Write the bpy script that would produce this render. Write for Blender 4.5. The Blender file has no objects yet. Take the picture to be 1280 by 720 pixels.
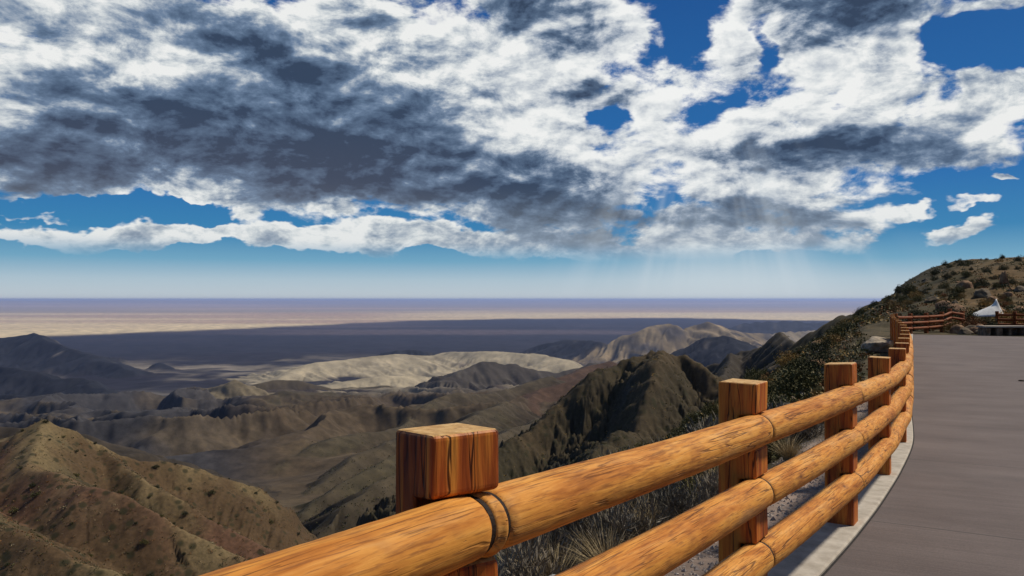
import bpy, bmesh, math, random
import numpy as np
from mathutils import Vector, Matrix

random.seed(7)
R = math.radians
sc = bpy.context.scene
COL = sc.collection

# ------------------------------------------------------------------ camera
F = 960.0            # focal length in pixels of the 1280-wide photograph
HOR = 374.0          # horizon row of the photograph
cam_d = bpy.data.cameras.new('camera')
cam = bpy.data.objects.new('camera', cam_d)
COL.objects.link(cam)
cam_d.sensor_width = 36.0
cam_d.lens = 36.0 * F / 1280.0
cam_d.clip_start = 0.05
cam_d.clip_end = 400000.0
cam.location = (0, 0, 0)
cam.rotation_euler = (R(90) + math.atan((HOR - 360.0) / F), 0, 0)
sc.camera = cam

# ------------------------------------------------------------------ exposure, render
sc.view_settings.view_transform = 'Standard'
sc.view_settings.look = 'None'
sc.view_settings.gamma = 1.0
sc.view_settings.exposure = 0.0
sc.render.engine = 'CYCLES'
sc.cycles.max_bounces = 6
sc.cycles.diffuse_bounces = 3
sc.cycles.glossy_bounces = 2
sc.cycles.volume_bounces = 1
sc.cycles.transparent_max_bounces = 8
sc.cycles.sample_clamp_indirect = 4.0
sc.cycles.use_denoising = True

SUN_AZ = 70.0        # degrees to the right of straight ahead
SUN_EL = 50.0

# ------------------------------------------------------------------ sun
sl = bpy.data.lights.new('sun', 'SUN')
sl.energy = 3.8
sl.angle = R(6.0)      # sun veiled by thin cloud
sl.color = (1.0, 0.93, 0.82)
sun = bpy.data.objects.new('sun', sl)
COL.objects.link(sun)
sun.rotation_euler = (R(90 - SUN_EL), 0, R(180 - SUN_AZ))
# a sun lamp shines along local -Z; this turns it so that the light comes from azimuth SUN_AZ
_d = Vector((math.sin(R(SUN_AZ)) * math.cos(R(SUN_EL)), math.cos(R(SUN_AZ)) * math.cos(R(SUN_EL)), math.sin(R(SUN_EL))))
sun.rotation_euler = _d.to_track_quat('Z', 'Y').to_euler()

# ------------------------------------------------------------------ node helpers
class NT:
    def __init__(s, tree):
        s.t = tree; s.n = tree.nodes; s.l = tree.links
    def new(s, typ, **kw):
        nd = s.n.new(typ)
        for k, v in kw.items(): setattr(nd, k, v)
        return nd
    def put(s, sock, v):
        if isinstance(v, bpy.types.NodeSocket): s.l.new(v, sock)
        elif v is not None: sock.default_value = v
    def m(s, op, a=None, b=None, c=None, clamp=False):
        nd = s.new('ShaderNodeMath', operation=op); nd.use_clamp = clamp
        for i, v in enumerate((a, b, c)): s.put(nd.inputs[i], v)
        return nd.outputs[0]
    def v(s, op, a=None, b=None, sc=None):
        nd = s.new('ShaderNodeVectorMath', operation=op)
        s.put(nd.inputs[0], a); s.put(nd.inputs[1], b)
        if sc is not None: s.put(nd.inputs['Scale'], sc)
        return nd.outputs['Value'] if op in ('LENGTH', 'DOT_PRODUCT', 'DISTANCE') else nd.outputs[0]
    def xyz(s, x=0.0, y=0.0, z=0.0):
        nd = s.new('ShaderNodeCombineXYZ')
        for i, v in enumerate((x, y, z)): s.put(nd.inputs[i], v)
        return nd.outputs[0]
    def sep(s, v):
        nd = s.new('ShaderNodeSeparateXYZ'); s.put(nd.inputs[0], v); return nd.outputs
    def noise(s, vec, scale=1.0, detail=4.0, rough=0.5, dist=0.0, dim='3D'):
        nd = s.new('ShaderNodeTexNoise'); nd.noise_dimensions = dim
        s.put(nd.inputs['Vector'], vec); s.put(nd.inputs['Scale'], scale)
        nd.inputs['Detail'].default_value = detail; nd.inputs['Roughness'].default_value = rough
        nd.inputs['Distortion'].default_value = dist
        return nd.outputs['Fac']
    def mapr(s, v, a, b, c=0.0, d=1.0, smooth=True):
        nd = s.new('ShaderNodeMapRange'); nd.interpolation_type = 'SMOOTHSTEP' if smooth else 'LINEAR'
        s.put(nd.inputs['Value'], v)
        for k, x in (('From Min', a), ('From Max', b), ('To Min', c), ('To Max', d)): s.put(nd.inputs[k], x)
        return nd.outputs[0]
    def mix(s, f, a, b, mode='MIX'):
        nd = s.new('ShaderNodeMix', data_type='RGBA', blend_type=mode)
        s.put(nd.inputs[0], f)
        for i, v in ((6, a), (7, b)):
            if isinstance(v, (tuple, list)) and len(v) == 3: v = (*v, 1.0)
            s.put(nd.inputs[i], v)
        return nd.outputs[2]
    def ramp(s, f, stops):
        nd = s.new('ShaderNodeValToRGB'); cr = nd.color_ramp
        while len(cr.elements) < len(stops): cr.elements.new(0.5)
        for e, (p, c) in zip(cr.elements, stops):
            e.position = p; e.color = (*c, 1.0) if len(c) == 3 else c
        s.put(nd.inputs[0], f)
        return nd.outputs[0]
    def bump(s, h, strength=0.5, dist=0.01, normal=None):
        nd = s.new('ShaderNodeBump'); s.put(nd.inputs['Height'], h)
        nd.inputs['Strength'].default_value = strength; nd.inputs['Distance'].default_value = dist
        if normal is not None: s.put(nd.inputs['Normal'], normal)
        return nd.outputs[0]
    def attr(s, name):
        nd = s.new('ShaderNodeAttribute'); nd.attribute_name = name
        return nd.outputs['Fac']
    def mapping(s, vec, loc=(0, 0, 0), rot=(0, 0, 0), scale=(1, 1, 1), typ='POINT'):
        nd = s.new('ShaderNodeMapping', vector_type=typ)
        s.put(nd.inputs[0], vec)
        nd.inputs[1].default_value = loc; nd.inputs[2].default_value = rot; nd.inputs[3].default_value = scale
        return nd.outputs[0]

# ------------------------------------------------------------------ sky: Nishita air with broken cloud
world = bpy.data.worlds.new('World'); sc.world = world; world.use_nodes = True
world.node_tree.nodes.clear()
W = NT(world.node_tree)
tc = W.new('ShaderNodeTexCoord').outputs['Generated']
dx, dy, dz = W.sep(tc)
sky = W.new('ShaderNodeTexSky', sky_type='NISHITA')
sky.sun_disc = False
sky.sun_elevation = R(SUN_EL); sky.sun_rotation = R(SUN_AZ)
sky.altitude = 1500; sky.air_density = 1.0; sky.dust_density = 0.6; sky.ozone_density = 3.0
az = W.m('ARCTAN2', dx, dy)
el = W.m('ARCSINE', dz)
Q = W.xyz(az, el, 0.0)
zz = W.m('ADD', W.m('MAXIMUM', dz, 0.0), 0.17)
P = W.xyz(W.m('DIVIDE', dx, zz), W.m('DIVIDE', dy, zz), 0.0)
# swirl the layout so that the banks have torn, not elliptic, outlines
wn = W.new('ShaderNodeTexNoise'); wn.noise_dimensions = '3D'
W.put(wn.inputs['Vector'], W.v('MULTIPLY', Q, (1.0, 1.6, 1.0))); wn.inputs['Scale'].default_value = 5.5
wn.inputs['Detail'].default_value = 5; wn.inputs['Roughness'].default_value = 0.62
warp = W.v('SUBTRACT', wn.outputs['Color'], (0.5, 0.5, 0.5))
warp = W.v('MULTIPLY', warp, (0.15, 0.10, 0.0))
Qw = W.v('ADD', Q, warp)
def px_dir(x, y):
    a = math.atan((x - 640) / F)
    return a, math.atan((HOR - y) / F * math.cos(a))
def blobs(tab):
    acc = None
    for (cx, cy, rx, ry, rot, w) in tab:
        a, e = px_dir(cx, cy)
        k = math.cos(a)
        v = W.mapping(Qw, (a, e, 0), (0, 0, -R(rot)), (rx / F * k, ry / F * k, 1), 'TEXTURE')
        f = W.mapr(W.v('LENGTH', v), 1.35, 0.25, 0.0, w)
        acc = f if acc is None else W.m('ADD', acc, f)
    return acc
#BLOBS
# thickness of the cloud banks (px x, px y, radius x, radius y, tilt, weight)
DARK = [
    (470, 200, 260, 62, 9, 1.0), (250, 165, 210, 52, 6, 0.85), (650, 222, 140, 50, 12, 0.8),
    (330, 222, 190, 40, 0, 0.75), (560, 250, 150, 22, 3, 0.45), (60, 212, 120, 38, 2, 0.95),
    (80, 170, 130, 24, -4, 0.45), (290, 45, 170, 38, 28, 0.85), (440, 105, 130, 32, 18, 0.7),
    (455, 15, 90, 24, 25, 0.5), (120, 105, 130, 24, 10, 0.6), (690, 22, 95, 38, 12, 0.85),
    (740, 112, 60, 22, 6, 0.75), (1045, 12, 115, 42, 0, 1.0), (1000, 186, 175, 28, 3, 1.0),
    (1210, 208, 95, 22, 0, 0.8), (1000, 276, 140, 36, 6, 0.75), (740, 285, 150, 26, 0, 0.7),
    (900, 265, 90, 30, 0, 0.3), (20, 20, 70, 14, 10, 0.4),
]
COVER = [
    (690, 30, 110, 60, 0, 0.5), (1130, 90, 60, 60, 0, 0.35), (800, 40, 60, 50, 0, 0.3), (1235, 130, 70, 36, 0, 0.4),
    (330, 130, 420, 150, 8, 0.75), (60, 190, 190, 66, 0, 0.65), (600, 100, 220, 120, 10, 0.5),
    (640, 230, 180, 60, 6, 0.6), (300, 235, 240, 34, 0, 0.35), (1000, 110, 190, 110, 0, 0.42),
    (980, 240, 200, 80, 0, 0.6), (850, 190, 110, 90, 0, 0.42), (1230, 160, 90, 62, 0, 0.6),
    (60, 284, 130, 14, 1, 0.85), (200, 288, 90, 15, 3, 0.9), (330, 292, 110, 16, 0, 0.85),
    (470, 296, 140, 16, 2, 0.8), (640, 305, 160, 18, 2, 0.75), (850, 312, 200, 18, 0, 0.7),
    (222, 247, 34, 10, 10, 0.95), (300, 266, 30, 6, 0, 0.6), (40, 262, 60, 6, 0, 0.6),
    (1225, 255, 42, 8, 0, 0.95), (1205, 285, 70, 14, -6, 0.9), (1115, 314, 20, 8, 0, 0.75),
    (1262, 228, 34, 7, 0, 0.8), (1228, 42, 22, 12, -10, 0.6), (1250, 5, 70, 20, 0, 0.6),
    (1150, 265, 26, 8, 0, 0.5), (1045, 20, 130, 60, 0, 0.5),
]
HOLES = [
    (1222, 55, 78, 52, 0, 0.8), (865, 35, 30, 46, 20, 0.34), (905, 122, 60, 22, -10, 0.40), (960, 55, 20, 26, 0, 0.35), (760, 140, 30, 10, 0, 0.3), (1060, 130, 20, 10, 0, 0.3), (960, 40, 22, 30, 0, 0.4), (760, 150, 40, 14, 0, 0.4),
    (810, 60, 26, 26, 0, 0.25), (1130, 305, 60, 20, 0, 0.5), 
    (1185, 130, 24, 16, 0, 0.4), (620, 262, 700, 8, 1, 0.25), (1240, 260, 70, 30, 0, 0.3),
    (150, 258, 200, 9, 0, 0.6),
]
cov0 = W.m('ADD', W.mapr(el, R(6.0), R(16.0), 0.0, 0.22), W.mapr(el, R(24.0), R(42.0), 0.0, 0.75))  # second term: unseen cloud overhead, added to grey the ambient light
cover = W.m('SUBTRACT', W.m('ADD', cov0, W.m('MINIMUM', blobs(COVER), 1.0)), blobs(HOLES))
dark = blobs(DARK)
n_flat = W.noise(P, 2.3, 9.0, 0.56, 0.15)
n_big = W.m('ADD', W.m('MULTIPLY', n_flat, 0.35), W.m('MULTIPLY', W.noise(W.v('MULTIPLY', Q, (1.0, 1.5, 1.0)), 5.2, 10.0, 0.60, 0.35), 0.65))
Pq = W.v('MULTIPLY', Q, (1.0, 1.9, 1.0))
n_puf = W.noise(Pq, 13.0, 9.0, 0.62, 0.2)
n_puf2 = W.noise(W.v('ADD', Pq, (-0.008, 0.018, 0.0)), 13.0, 9.0, 0.62, 0.2)
n_fine = W.noise(Pq, 26.0, 6.0, 0.6, 0.2)
nmix = W.m('ADD', W.m('MULTIPLY', n_big, 0.55), W.m('MULTIPLY', n_puf, 0.45))
nz = W.m('SUBTRACT', nmix, 0.5)
thick = W.m('ADD', W.m('ADD', cover, W.m('MULTIPLY', dark, 0.4)), W.m('MULTIPLY', nz, 3.1))
alpha = W.mapr(thick, 0.38, 0.66)
lowfade = W.mapr(el, R(2.6), R(4.4))
alpha = W.m('MULTIPLY', alpha, lowfade)
relief = W.m('MULTIPLY', W.m('SUBTRACT', n_puf, n_puf2), 3.6)       # tops towards the sun stay bright
n_mid = W.noise(W.v('ADD', W.v('MULTIPLY', Qw, (1.0, 1.55, 1.0)), (3.0, 1.0, 0.0)), 7.5, 5.0, 0.50, 0.6)
dk = W.m('ADD', W.m('MULTIPLY', W.m('MINIMUM', dark, 1.15), 0.84), W.m('MULTIPLY', W.m('SUBTRACT', n_mid, 0.5), 2.0))
dk = W.m('ADD', dk, W.m('MULTIPLY', W.m('SUBTRACT', n_puf, 0.5), 0.7))
dk = W.m('SUBTRACT', dk, relief)
edge_lit = W.mapr(thick, 1.10, 0.50, 0.0, 0.26)          # thin rims let the light through
dk = W.m('SUBTRACT', dk, edge_lit)
dk = W.m('ADD', dk, W.mapr(el, R(25.0), R(38.0), 0.0, 0.9))  # cloud above the view darkened to lower the ambient light
dk = W.mapr(dk, -0.34, 1.10, 0, 1, False)
cloud = W.ramp(dk, [(0.0, (0.84, 0.85, 0.84)), (0.15, (0.64, 0.68, 0.70)), (0.34, (0.34, 0.40, 0.48)),
                    (0.50, (0.155, 0.225, 0.34)), (0.68, (0.098, 0.152, 0.242)), (0.85, (0.066, 0.105, 0.178)), (1.0, (0.038, 0.062, 0.112))])
# the undersides of the lowest banks pick up the brown of the desert floor
brown = W.m('MULTIPLY', W.m('MULTIPLY', W.mapr(el, R(15), R(7)), W.mapr(dk, 0.35, 0.7)), W.mapr(az, R(4), R(-14)))
cloud = W.mix(W.m('MULTIPLY', brown, 0.22), cloud, (0.14, 0.125, 0.14))
deep = W.ramp(W.m('DIVIDE', el, R(28.0)), [(0.0, (0.56, 0.62, 0.66)), (0.05, (0.42, 0.55, 0.64)), (0.10, (0.16, 0.38, 0.55)), (0.17, (0.035, 0.22, 0.45)), (0.30, (0.018, 0.15, 0.42)), (1.0, (0.008, 0.055, 0.24))])
skyc = W.v('SCALE', sky.outputs[0], sc=0.06)
skym = W.mix(0.93, skyc, deep)
hz = W.mapr(el, R(9.0), R(2.0), 0.0, 0.30)
cloud = W.mix(hz, cloud, (0.55, 0.62, 0.64))
# glow of the hidden sun behind the cloud right of the middle, and soft shafts falling from it to the horizon
ga, ge = px_dir(860, 90)
gd = W.v('LENGTH', W.v('MULTIPLY', W.v('SUBTRACT', Q, (ga, ge, 0.0)), (1.0, 1.35, 1.0)))
glow = W.mapr(gd, 0.42, 0.0, 0.0, 1.0)
cloud = W.mix(W.m('MULTIPLY', W.m('MULTIPLY', glow, 0.5), W.mapr(dk, 0.75, 0.25)), cloud, (0.92, 0.93, 0.92))
final = W.mix(alpha, skym, cloud)
ra, re_ = px_dir(885, -20)
rq = W.sep(W.v('SUBTRACT', Q, (ra, re_, 0.0)))
th_ = W.m('ARCTAN2', rq[0], W.m('MULTIPLY', rq[1], -1.0))
rn = W.noise(W.xyz(W.m('MULTIPLY', th_, 5.5), 0.0, 0.0), 1.0, 3.0, 0.6)
rm = W.m('MULTIPLY', W.m('MULTIPLY', W.mapr(rn, 0.42, 0.68), W.mapr(W.m('ABSOLUTE', th_), 0.75, 0.15)), W.m('MULTIPLY', W.mapr(el, R(13), R(7.5)), W.mapr(el, R(0.0), R(2.5), 0.55, 1.0)))
final = W.mix(W.m('MULTIPLY', rm, 0.30), final, (0.66, 0.72, 0.76))
ha, he = px_dir(905, 345)
hv = W.v('LENGTH', W.v('MULTIPLY', W.v('SUBTRACT', Q, (ha, he, 0.0)), (5.0, 15.0, 1.0)))
final = W.mix(W.mapr(hv, 1.0, 0.0, 0.0, 0.45), final, (0.66, 0.72, 0.75))
bg = W.new('ShaderNodeBackground'); W.put(bg.inputs[0], W.v('SCALE', final, sc=10.0)); bg.inputs[1].default_value = 0.1
out = W.new('ShaderNodeOutputWorld'); W.l.new(bg.outputs[0], out.inputs[0])

# ------------------------------------------------------------------ numpy noise
_rng = np.random.RandomState(11)
_perm = _rng.permutation(256).astype(np.int32)
_perm = np.concatenate([_perm, _perm])
_ang = _rng.rand(256) * 2 * np.pi
_gx, _gy = np.cos(_ang), np.sin(_ang)
def perlin(x, y):
    xi = np.floor(x).astype(np.int64); yi = np.floor(y).astype(np.int64)
    xf = x - xi; yf = y - yi
    xi &= 255; yi &= 255
    u = xf * xf * xf * (xf * (xf * 6 - 15) + 10); v = yf * yf * yf * (yf * (yf * 6 - 15) + 10)
    def g(ix, iy, fx, fy):
        h = _perm[_perm[ix & 255] + (iy & 255)]
        return _gx[h] * fx + _gy[h] * fy
    a = g(xi, yi, xf, yf); b = g(xi + 1, yi, xf - 1, yf)
    c = g(xi, yi + 1, xf, yf - 1); d = g(xi + 1, yi + 1, xf - 1, yf - 1)
    return (a + (b - a) * u + (c + (d - c) * u - a - (b - a) * u) * v) * 1.5
def fbm(x, y, lam, octaves, gain=0.5, ridged=False):
    s = 0.0; amp = 1.0; tot = 0.0
    for k in range(octaves):
        n = perlin(x / lam + 17.3 * k, y / lam - 9.1 * k)
        if ridged: n = 1 - 2 * np.abs(n)
        s = s + n * amp; tot += amp; amp *= gain; lam *= 0.5
    return s / tot

# ------------------------------------------------------------------ fence line and path
# posts of the path fence: photo column, distance ahead in metres
FP = [(558, 1.80), (928, 3.60), (1050, 5.2), (1098.5, 7.1), (1121, 9.0), (1127, 11.0), (1129.5, 13.0),
      (1130.5, 15.1), (1131, 17.2), (1130.5, 19.3), (1129, 21.4), (1126, 23.5), (1123, 25.6), (1120, 27.7),
      (1117, 29.8), (1115.5, 31.9), (1115, 34.0), (1116, 36.1)]
FPX = [((x - 640) / F * d, d) for x, d in FP]
FPX = [(-1.33, 0.02)] + FPX
_zy = np.array([-60, -6, 0.0, 1.8, 3.6, 5.2, 7.1, 9.0, 11.0, 15.0, 20, 30, 38, 60, 400])
_zz = np.array([-0.9, -1.2, -1.32, -1.395, -1.475, -1.52, -1.625, -1.68, -1.73, -1.79, -1.82, -1.82, -1.80, -1.75, -1.75])
def path_z(y): return np.interp(y, _zy, _zz)
# edge between kerb and paving (pixel column, row) -> metres
_line = np.array([(-28.0, -43.0), (-3.4, -3.2)] + FPX + [(19.6, 41.0), (45.0, 92.0), (140, 282), (900, 1800)])
def polyline_dist(px, py, line):
    """signed distance (positive left of the line), running length and foot point of every point"""
    best = np.full(px.shape, 1e18); sd = np.zeros(px.shape); run = np.zeros(px.shape); acc = 0.0
    for (x0, y0), (x1, y1) in zip(line[:-1], line[1:]):
        ex, ey = x1 - x0, y1 - y0; L = math.hypot(ex, ey)
        t = np.clip(((px - x0) * ex + (py - y0) * ey) / (L * L), 0, 1)
        fx, fy = x0 + t * ex, y0 + t * ey
        d = (px - fx) ** 2 + (py - fy) ** 2
        m = d < best
        best = np.where(m, d, best)
        sgn = np.sign(ex * (py - y0) - ey * (px - x0))
        sd = np.where(m, sgn * np.sqrt(d), sd); run = np.where(m, acc + t * L, run)
        acc += L
    return sd, run

# ------------------------------------------------------------------ ridges of the land
# each: crest points (photo column, photo row, distance), side slope, gully depth, gully spacing, kind
def cp(x, y, d): return ((x - 640) / F * d, d, (HOR - y) / F * d)
RIDGES = [
    # left foreground hill and its spurs
    ('near', .80, .10, 30, [(-260, 560, 420), (-90, 556, 400), (-10, 545, 390), (30, 534, 385), (62, 522, 380), (84, 528, 385), (130, 548, 395),
                            (185, 562, 410), (255, 580, 425), (315, 606, 440), (362, 640, 450), (395, 668, 455)]),
    ('near', .72, .10, 26, [(62, 524, 380), (40, 575, 325), (120, 612, 300), (205, 648, 292), (300, 690, 290)]),
    ('near', .72, .10, 22, [(-60, 575, 350), (-30, 640, 250), (60, 668, 235), (160, 712, 225)]),
    ('near', .75, .10, 22, [(130, 548, 395), (190, 600, 360), (270, 640, 350), (345, 672, 345)]),
    # dark rise behind its left shoulder
    ('dark', .45, .10, 60, [(-120, 520, 900), (-20, 524, 860), (40, 530, 850), (110, 540, 840)]),
    # rocky peak right of the first post
    ('rock', .80, .06, 30, [(575, 650, 330), (622, 575, 380), (660, 545, 400), (700, 508, 420), (742, 482, 430), (775, 466, 440),
                            (800, 447, 446), (822, 433, 450), (840, 429, 450), (858, 440, 448), (880, 452, 440), (905, 462, 425), (945, 470, 400), (990, 480, 370)]),
    ('rock', .66, .06, 24, [(836, 431, 449), (822, 490, 385), (790, 540, 340), (748, 580, 305)]),
    # grey ridge beyond the near slope
    ('grey', .85, .25, 24, [(868, 470, 620), (900, 448, 600), (935, 434, 570), (962, 430, 540), (985, 424, 500), (1010, 419, 440), (1040, 412, 380)]),
    ('grey', .85, .25, 24, [(935, 434, 570), (920, 462, 470), (905, 480, 420)]),
    # hill above the far end of the path
    ('bank', .85, .12, 16, [(1000, 436, 250), (1022, 420, 230), (1040, 408, 215), (1070, 393, 200), (1105, 373, 190), (1150, 350, 180), (1200, 333, 170), (1250, 323, 160),
                            (1290, 315, 150), (1400, 295, 135), (1650, 260, 110), (1900, 240, 70)]),
    # spurs running down into the middle valley
    ('mid', .46, .10, 110, [(700, 470, 2300), (640, 484, 2150), (605, 490, 2000), (565, 488, 1900), (522, 508, 1750), (470, 534, 1560), (420, 556, 1450)]),
    ('mid', .46, .10, 100, [(560, 500, 1700), (520, 520, 1500), (498, 534, 1400), (452, 538, 1320), (400, 552, 1230), (350, 575, 1150), (310, 600, 1100)]),
    ('mid', .48, .10, 90, [(640, 500, 1500), (560, 530, 1250), (498, 545, 1120), (468, 556, 1050), (425, 575, 980), (385, 600, 920), (355, 622, 880)]),
    ('mid', .50, .12, 70, [(660, 520, 1200), (560, 560, 960), (500, 562, 900), (468, 572, 850), (432, 594, 800), (402, 616, 760), (378, 640, 730)]),
    ('mid', .50, .12, 60, [(640, 570, 800), (560, 590, 720), (510, 590, 690), (470, 606, 650), (438, 630, 620), (415, 655, 600)]),
    ('mid', .50, .12, 60, [(620, 620, 600), (560, 620, 590), (520, 640, 560), (480, 670, 520)]),
    ('mid', .42, .10, 150, [(560, 520, 2300), (515, 517, 2200), (485, 508, 2100), (464, 503, 2050), (430, 520, 1950), (390, 538, 1850), (328, 558, 1700), (280, 590, 1500)]),
    ('mid', .36, .08, 180, [(500, 520, 2900), (453, 502, 2850), (410, 490, 2800), (369, 485, 2750), (340, 500, 2650), (315, 516, 2550), (270, 530, 2400)]),
    ('dry', .38, .10, 160, [(400, 500, 3200), (340, 490, 3100), (305, 476, 3050), (285, 486, 3000), (250, 506, 2900), (215, 512, 2750)]),
    ('mid', .36, .08, 240, [(480, 480, 4300), (425, 484, 4200), (372, 474, 4100), (330, 474, 4000), (300, 482, 3900)]),
    ('grey', .30, .10, 160, [(330, 516, 2500), (260, 520, 2350), (200, 530, 2200), (130, 545, 2000)]),
    ('grey', .30, .12, 150, [(250, 500, 3300), (180, 506, 3100), (110, 512, 2900), (60, 530, 2600)]),
    # reddish slopes behind the peak
    ('red', .40, .08, 160, [(760, 450, 3000), (700, 470, 2800), (640, 482, 2600), (605, 492, 2400)]),
    ('red', .40, .08, 160, [(800, 455, 2300), (740, 470, 2200), (680, 484, 2100), (640, 505, 1900)]),
    ('grey', .32, .12, 180, [(740, 452, 4200), (690, 456, 4100), (650, 452, 4000), (600, 458, 3900), (560, 474, 3700)]),
    # pale domes in the middle distance
    ('pale', .16, .06, 260, [(640, 452, 6200), (560, 446, 6100), (500, 442, 6000), (440, 447, 5800), (390, 455, 5500), (345, 474, 5000)]),
    ('pale', .20, .10, 260, [(735, 458, 5600), (700, 448, 5700), (650, 441, 5900), (600, 439, 6100), (560, 442, 6300)]),
    ('pale', .18, .06, 200, [(520, 470, 4600), (470, 468, 4500), (430, 474, 4400)]),
    # dark hills on the left
    ('blue', .36, .16, 420, [(-300, 405, 8200), (-100, 412, 7800), (0, 420, 7200), (33, 417, 7000), (64, 424, 6700), (92, 440, 6300), (125, 448, 6000), (165, 462, 5600)]),
    ('blue', .40, .10, 300, [(172, 468, 6300), (205, 454, 6400), (238, 466, 6500), (300, 470, 6600), (345, 466, 6700)]),
    ('blue', .40, .22, 300, [(-200, 460, 4200), (-60, 462, 4200), (0, 458, 4200), (45, 462, 4100), (90, 476, 3900), (130, 490, 3600)]),
    ('blue', .45, .22, 200, [(-100, 500, 3000), (0, 492, 3000), (60, 498, 2900), (100, 514, 2700)]),
    ('blue', .40, .22, 200, [(100, 500, 3900), (140, 494, 3800), (175, 500, 3700), (205, 510, 3500)]),
    ('blue', .35, .18, 200, [(470, 446, 7000), (488, 436, 7100), (510, 438, 7200), (550, 442, 7400)]),
    # dark and pale hills right of the middle
    ('blue', .38, .14, 380, [(670, 432, 8000), (700, 424, 7900), (740, 424, 7600), (775, 434, 7200), (800, 444, 6800)]),
    ('blue', .42, .14, 300, [(860, 444, 4600), (880, 424, 4700), (897, 418, 4700), (915, 427, 4600), (935, 440, 4400)]),
    ('cream', .40, .16, 330, [(776, 428, 7200), (795, 414, 7300), (815, 407, 7400), (835, 404, 7500), (850, 410, 7500), (868, 406, 7600), (888, 403, 7600), (905, 412, 7400), (925, 424, 7000), (950, 432, 6600)]),
    ('cream', .35, .14, 330, [(888, 403, 7600), (940, 416, 8200), (990, 414, 9000), (1030, 412, 9500)]),
    ('blue', .25, .10, 500, [(930, 404, 13000), (980, 400, 13500), (1030, 402, 14000), (1080, 400, 15000)]),
]
KINDS = ['plain', 'near', 'rock', 'grey', 'bank', 'mid', 'dry', 'red', 'pale', 'blue', 'cream', 'dark', 'slope']
_bd = np.array([0, 60, 150, 300, 450, 700, 1300, 2600, 3600, 5000, 7600, 12000, 400000.0])
_bz = np.array([-60, -70, -95, -150, -178, -208, -262, -400, -468, -545, -600, -612, -612.0])

def sstep(x, a, b):
    t = np.clip((x - a) / (b - a), 0, 1); return t * t * (3 - 2 * t)

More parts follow.
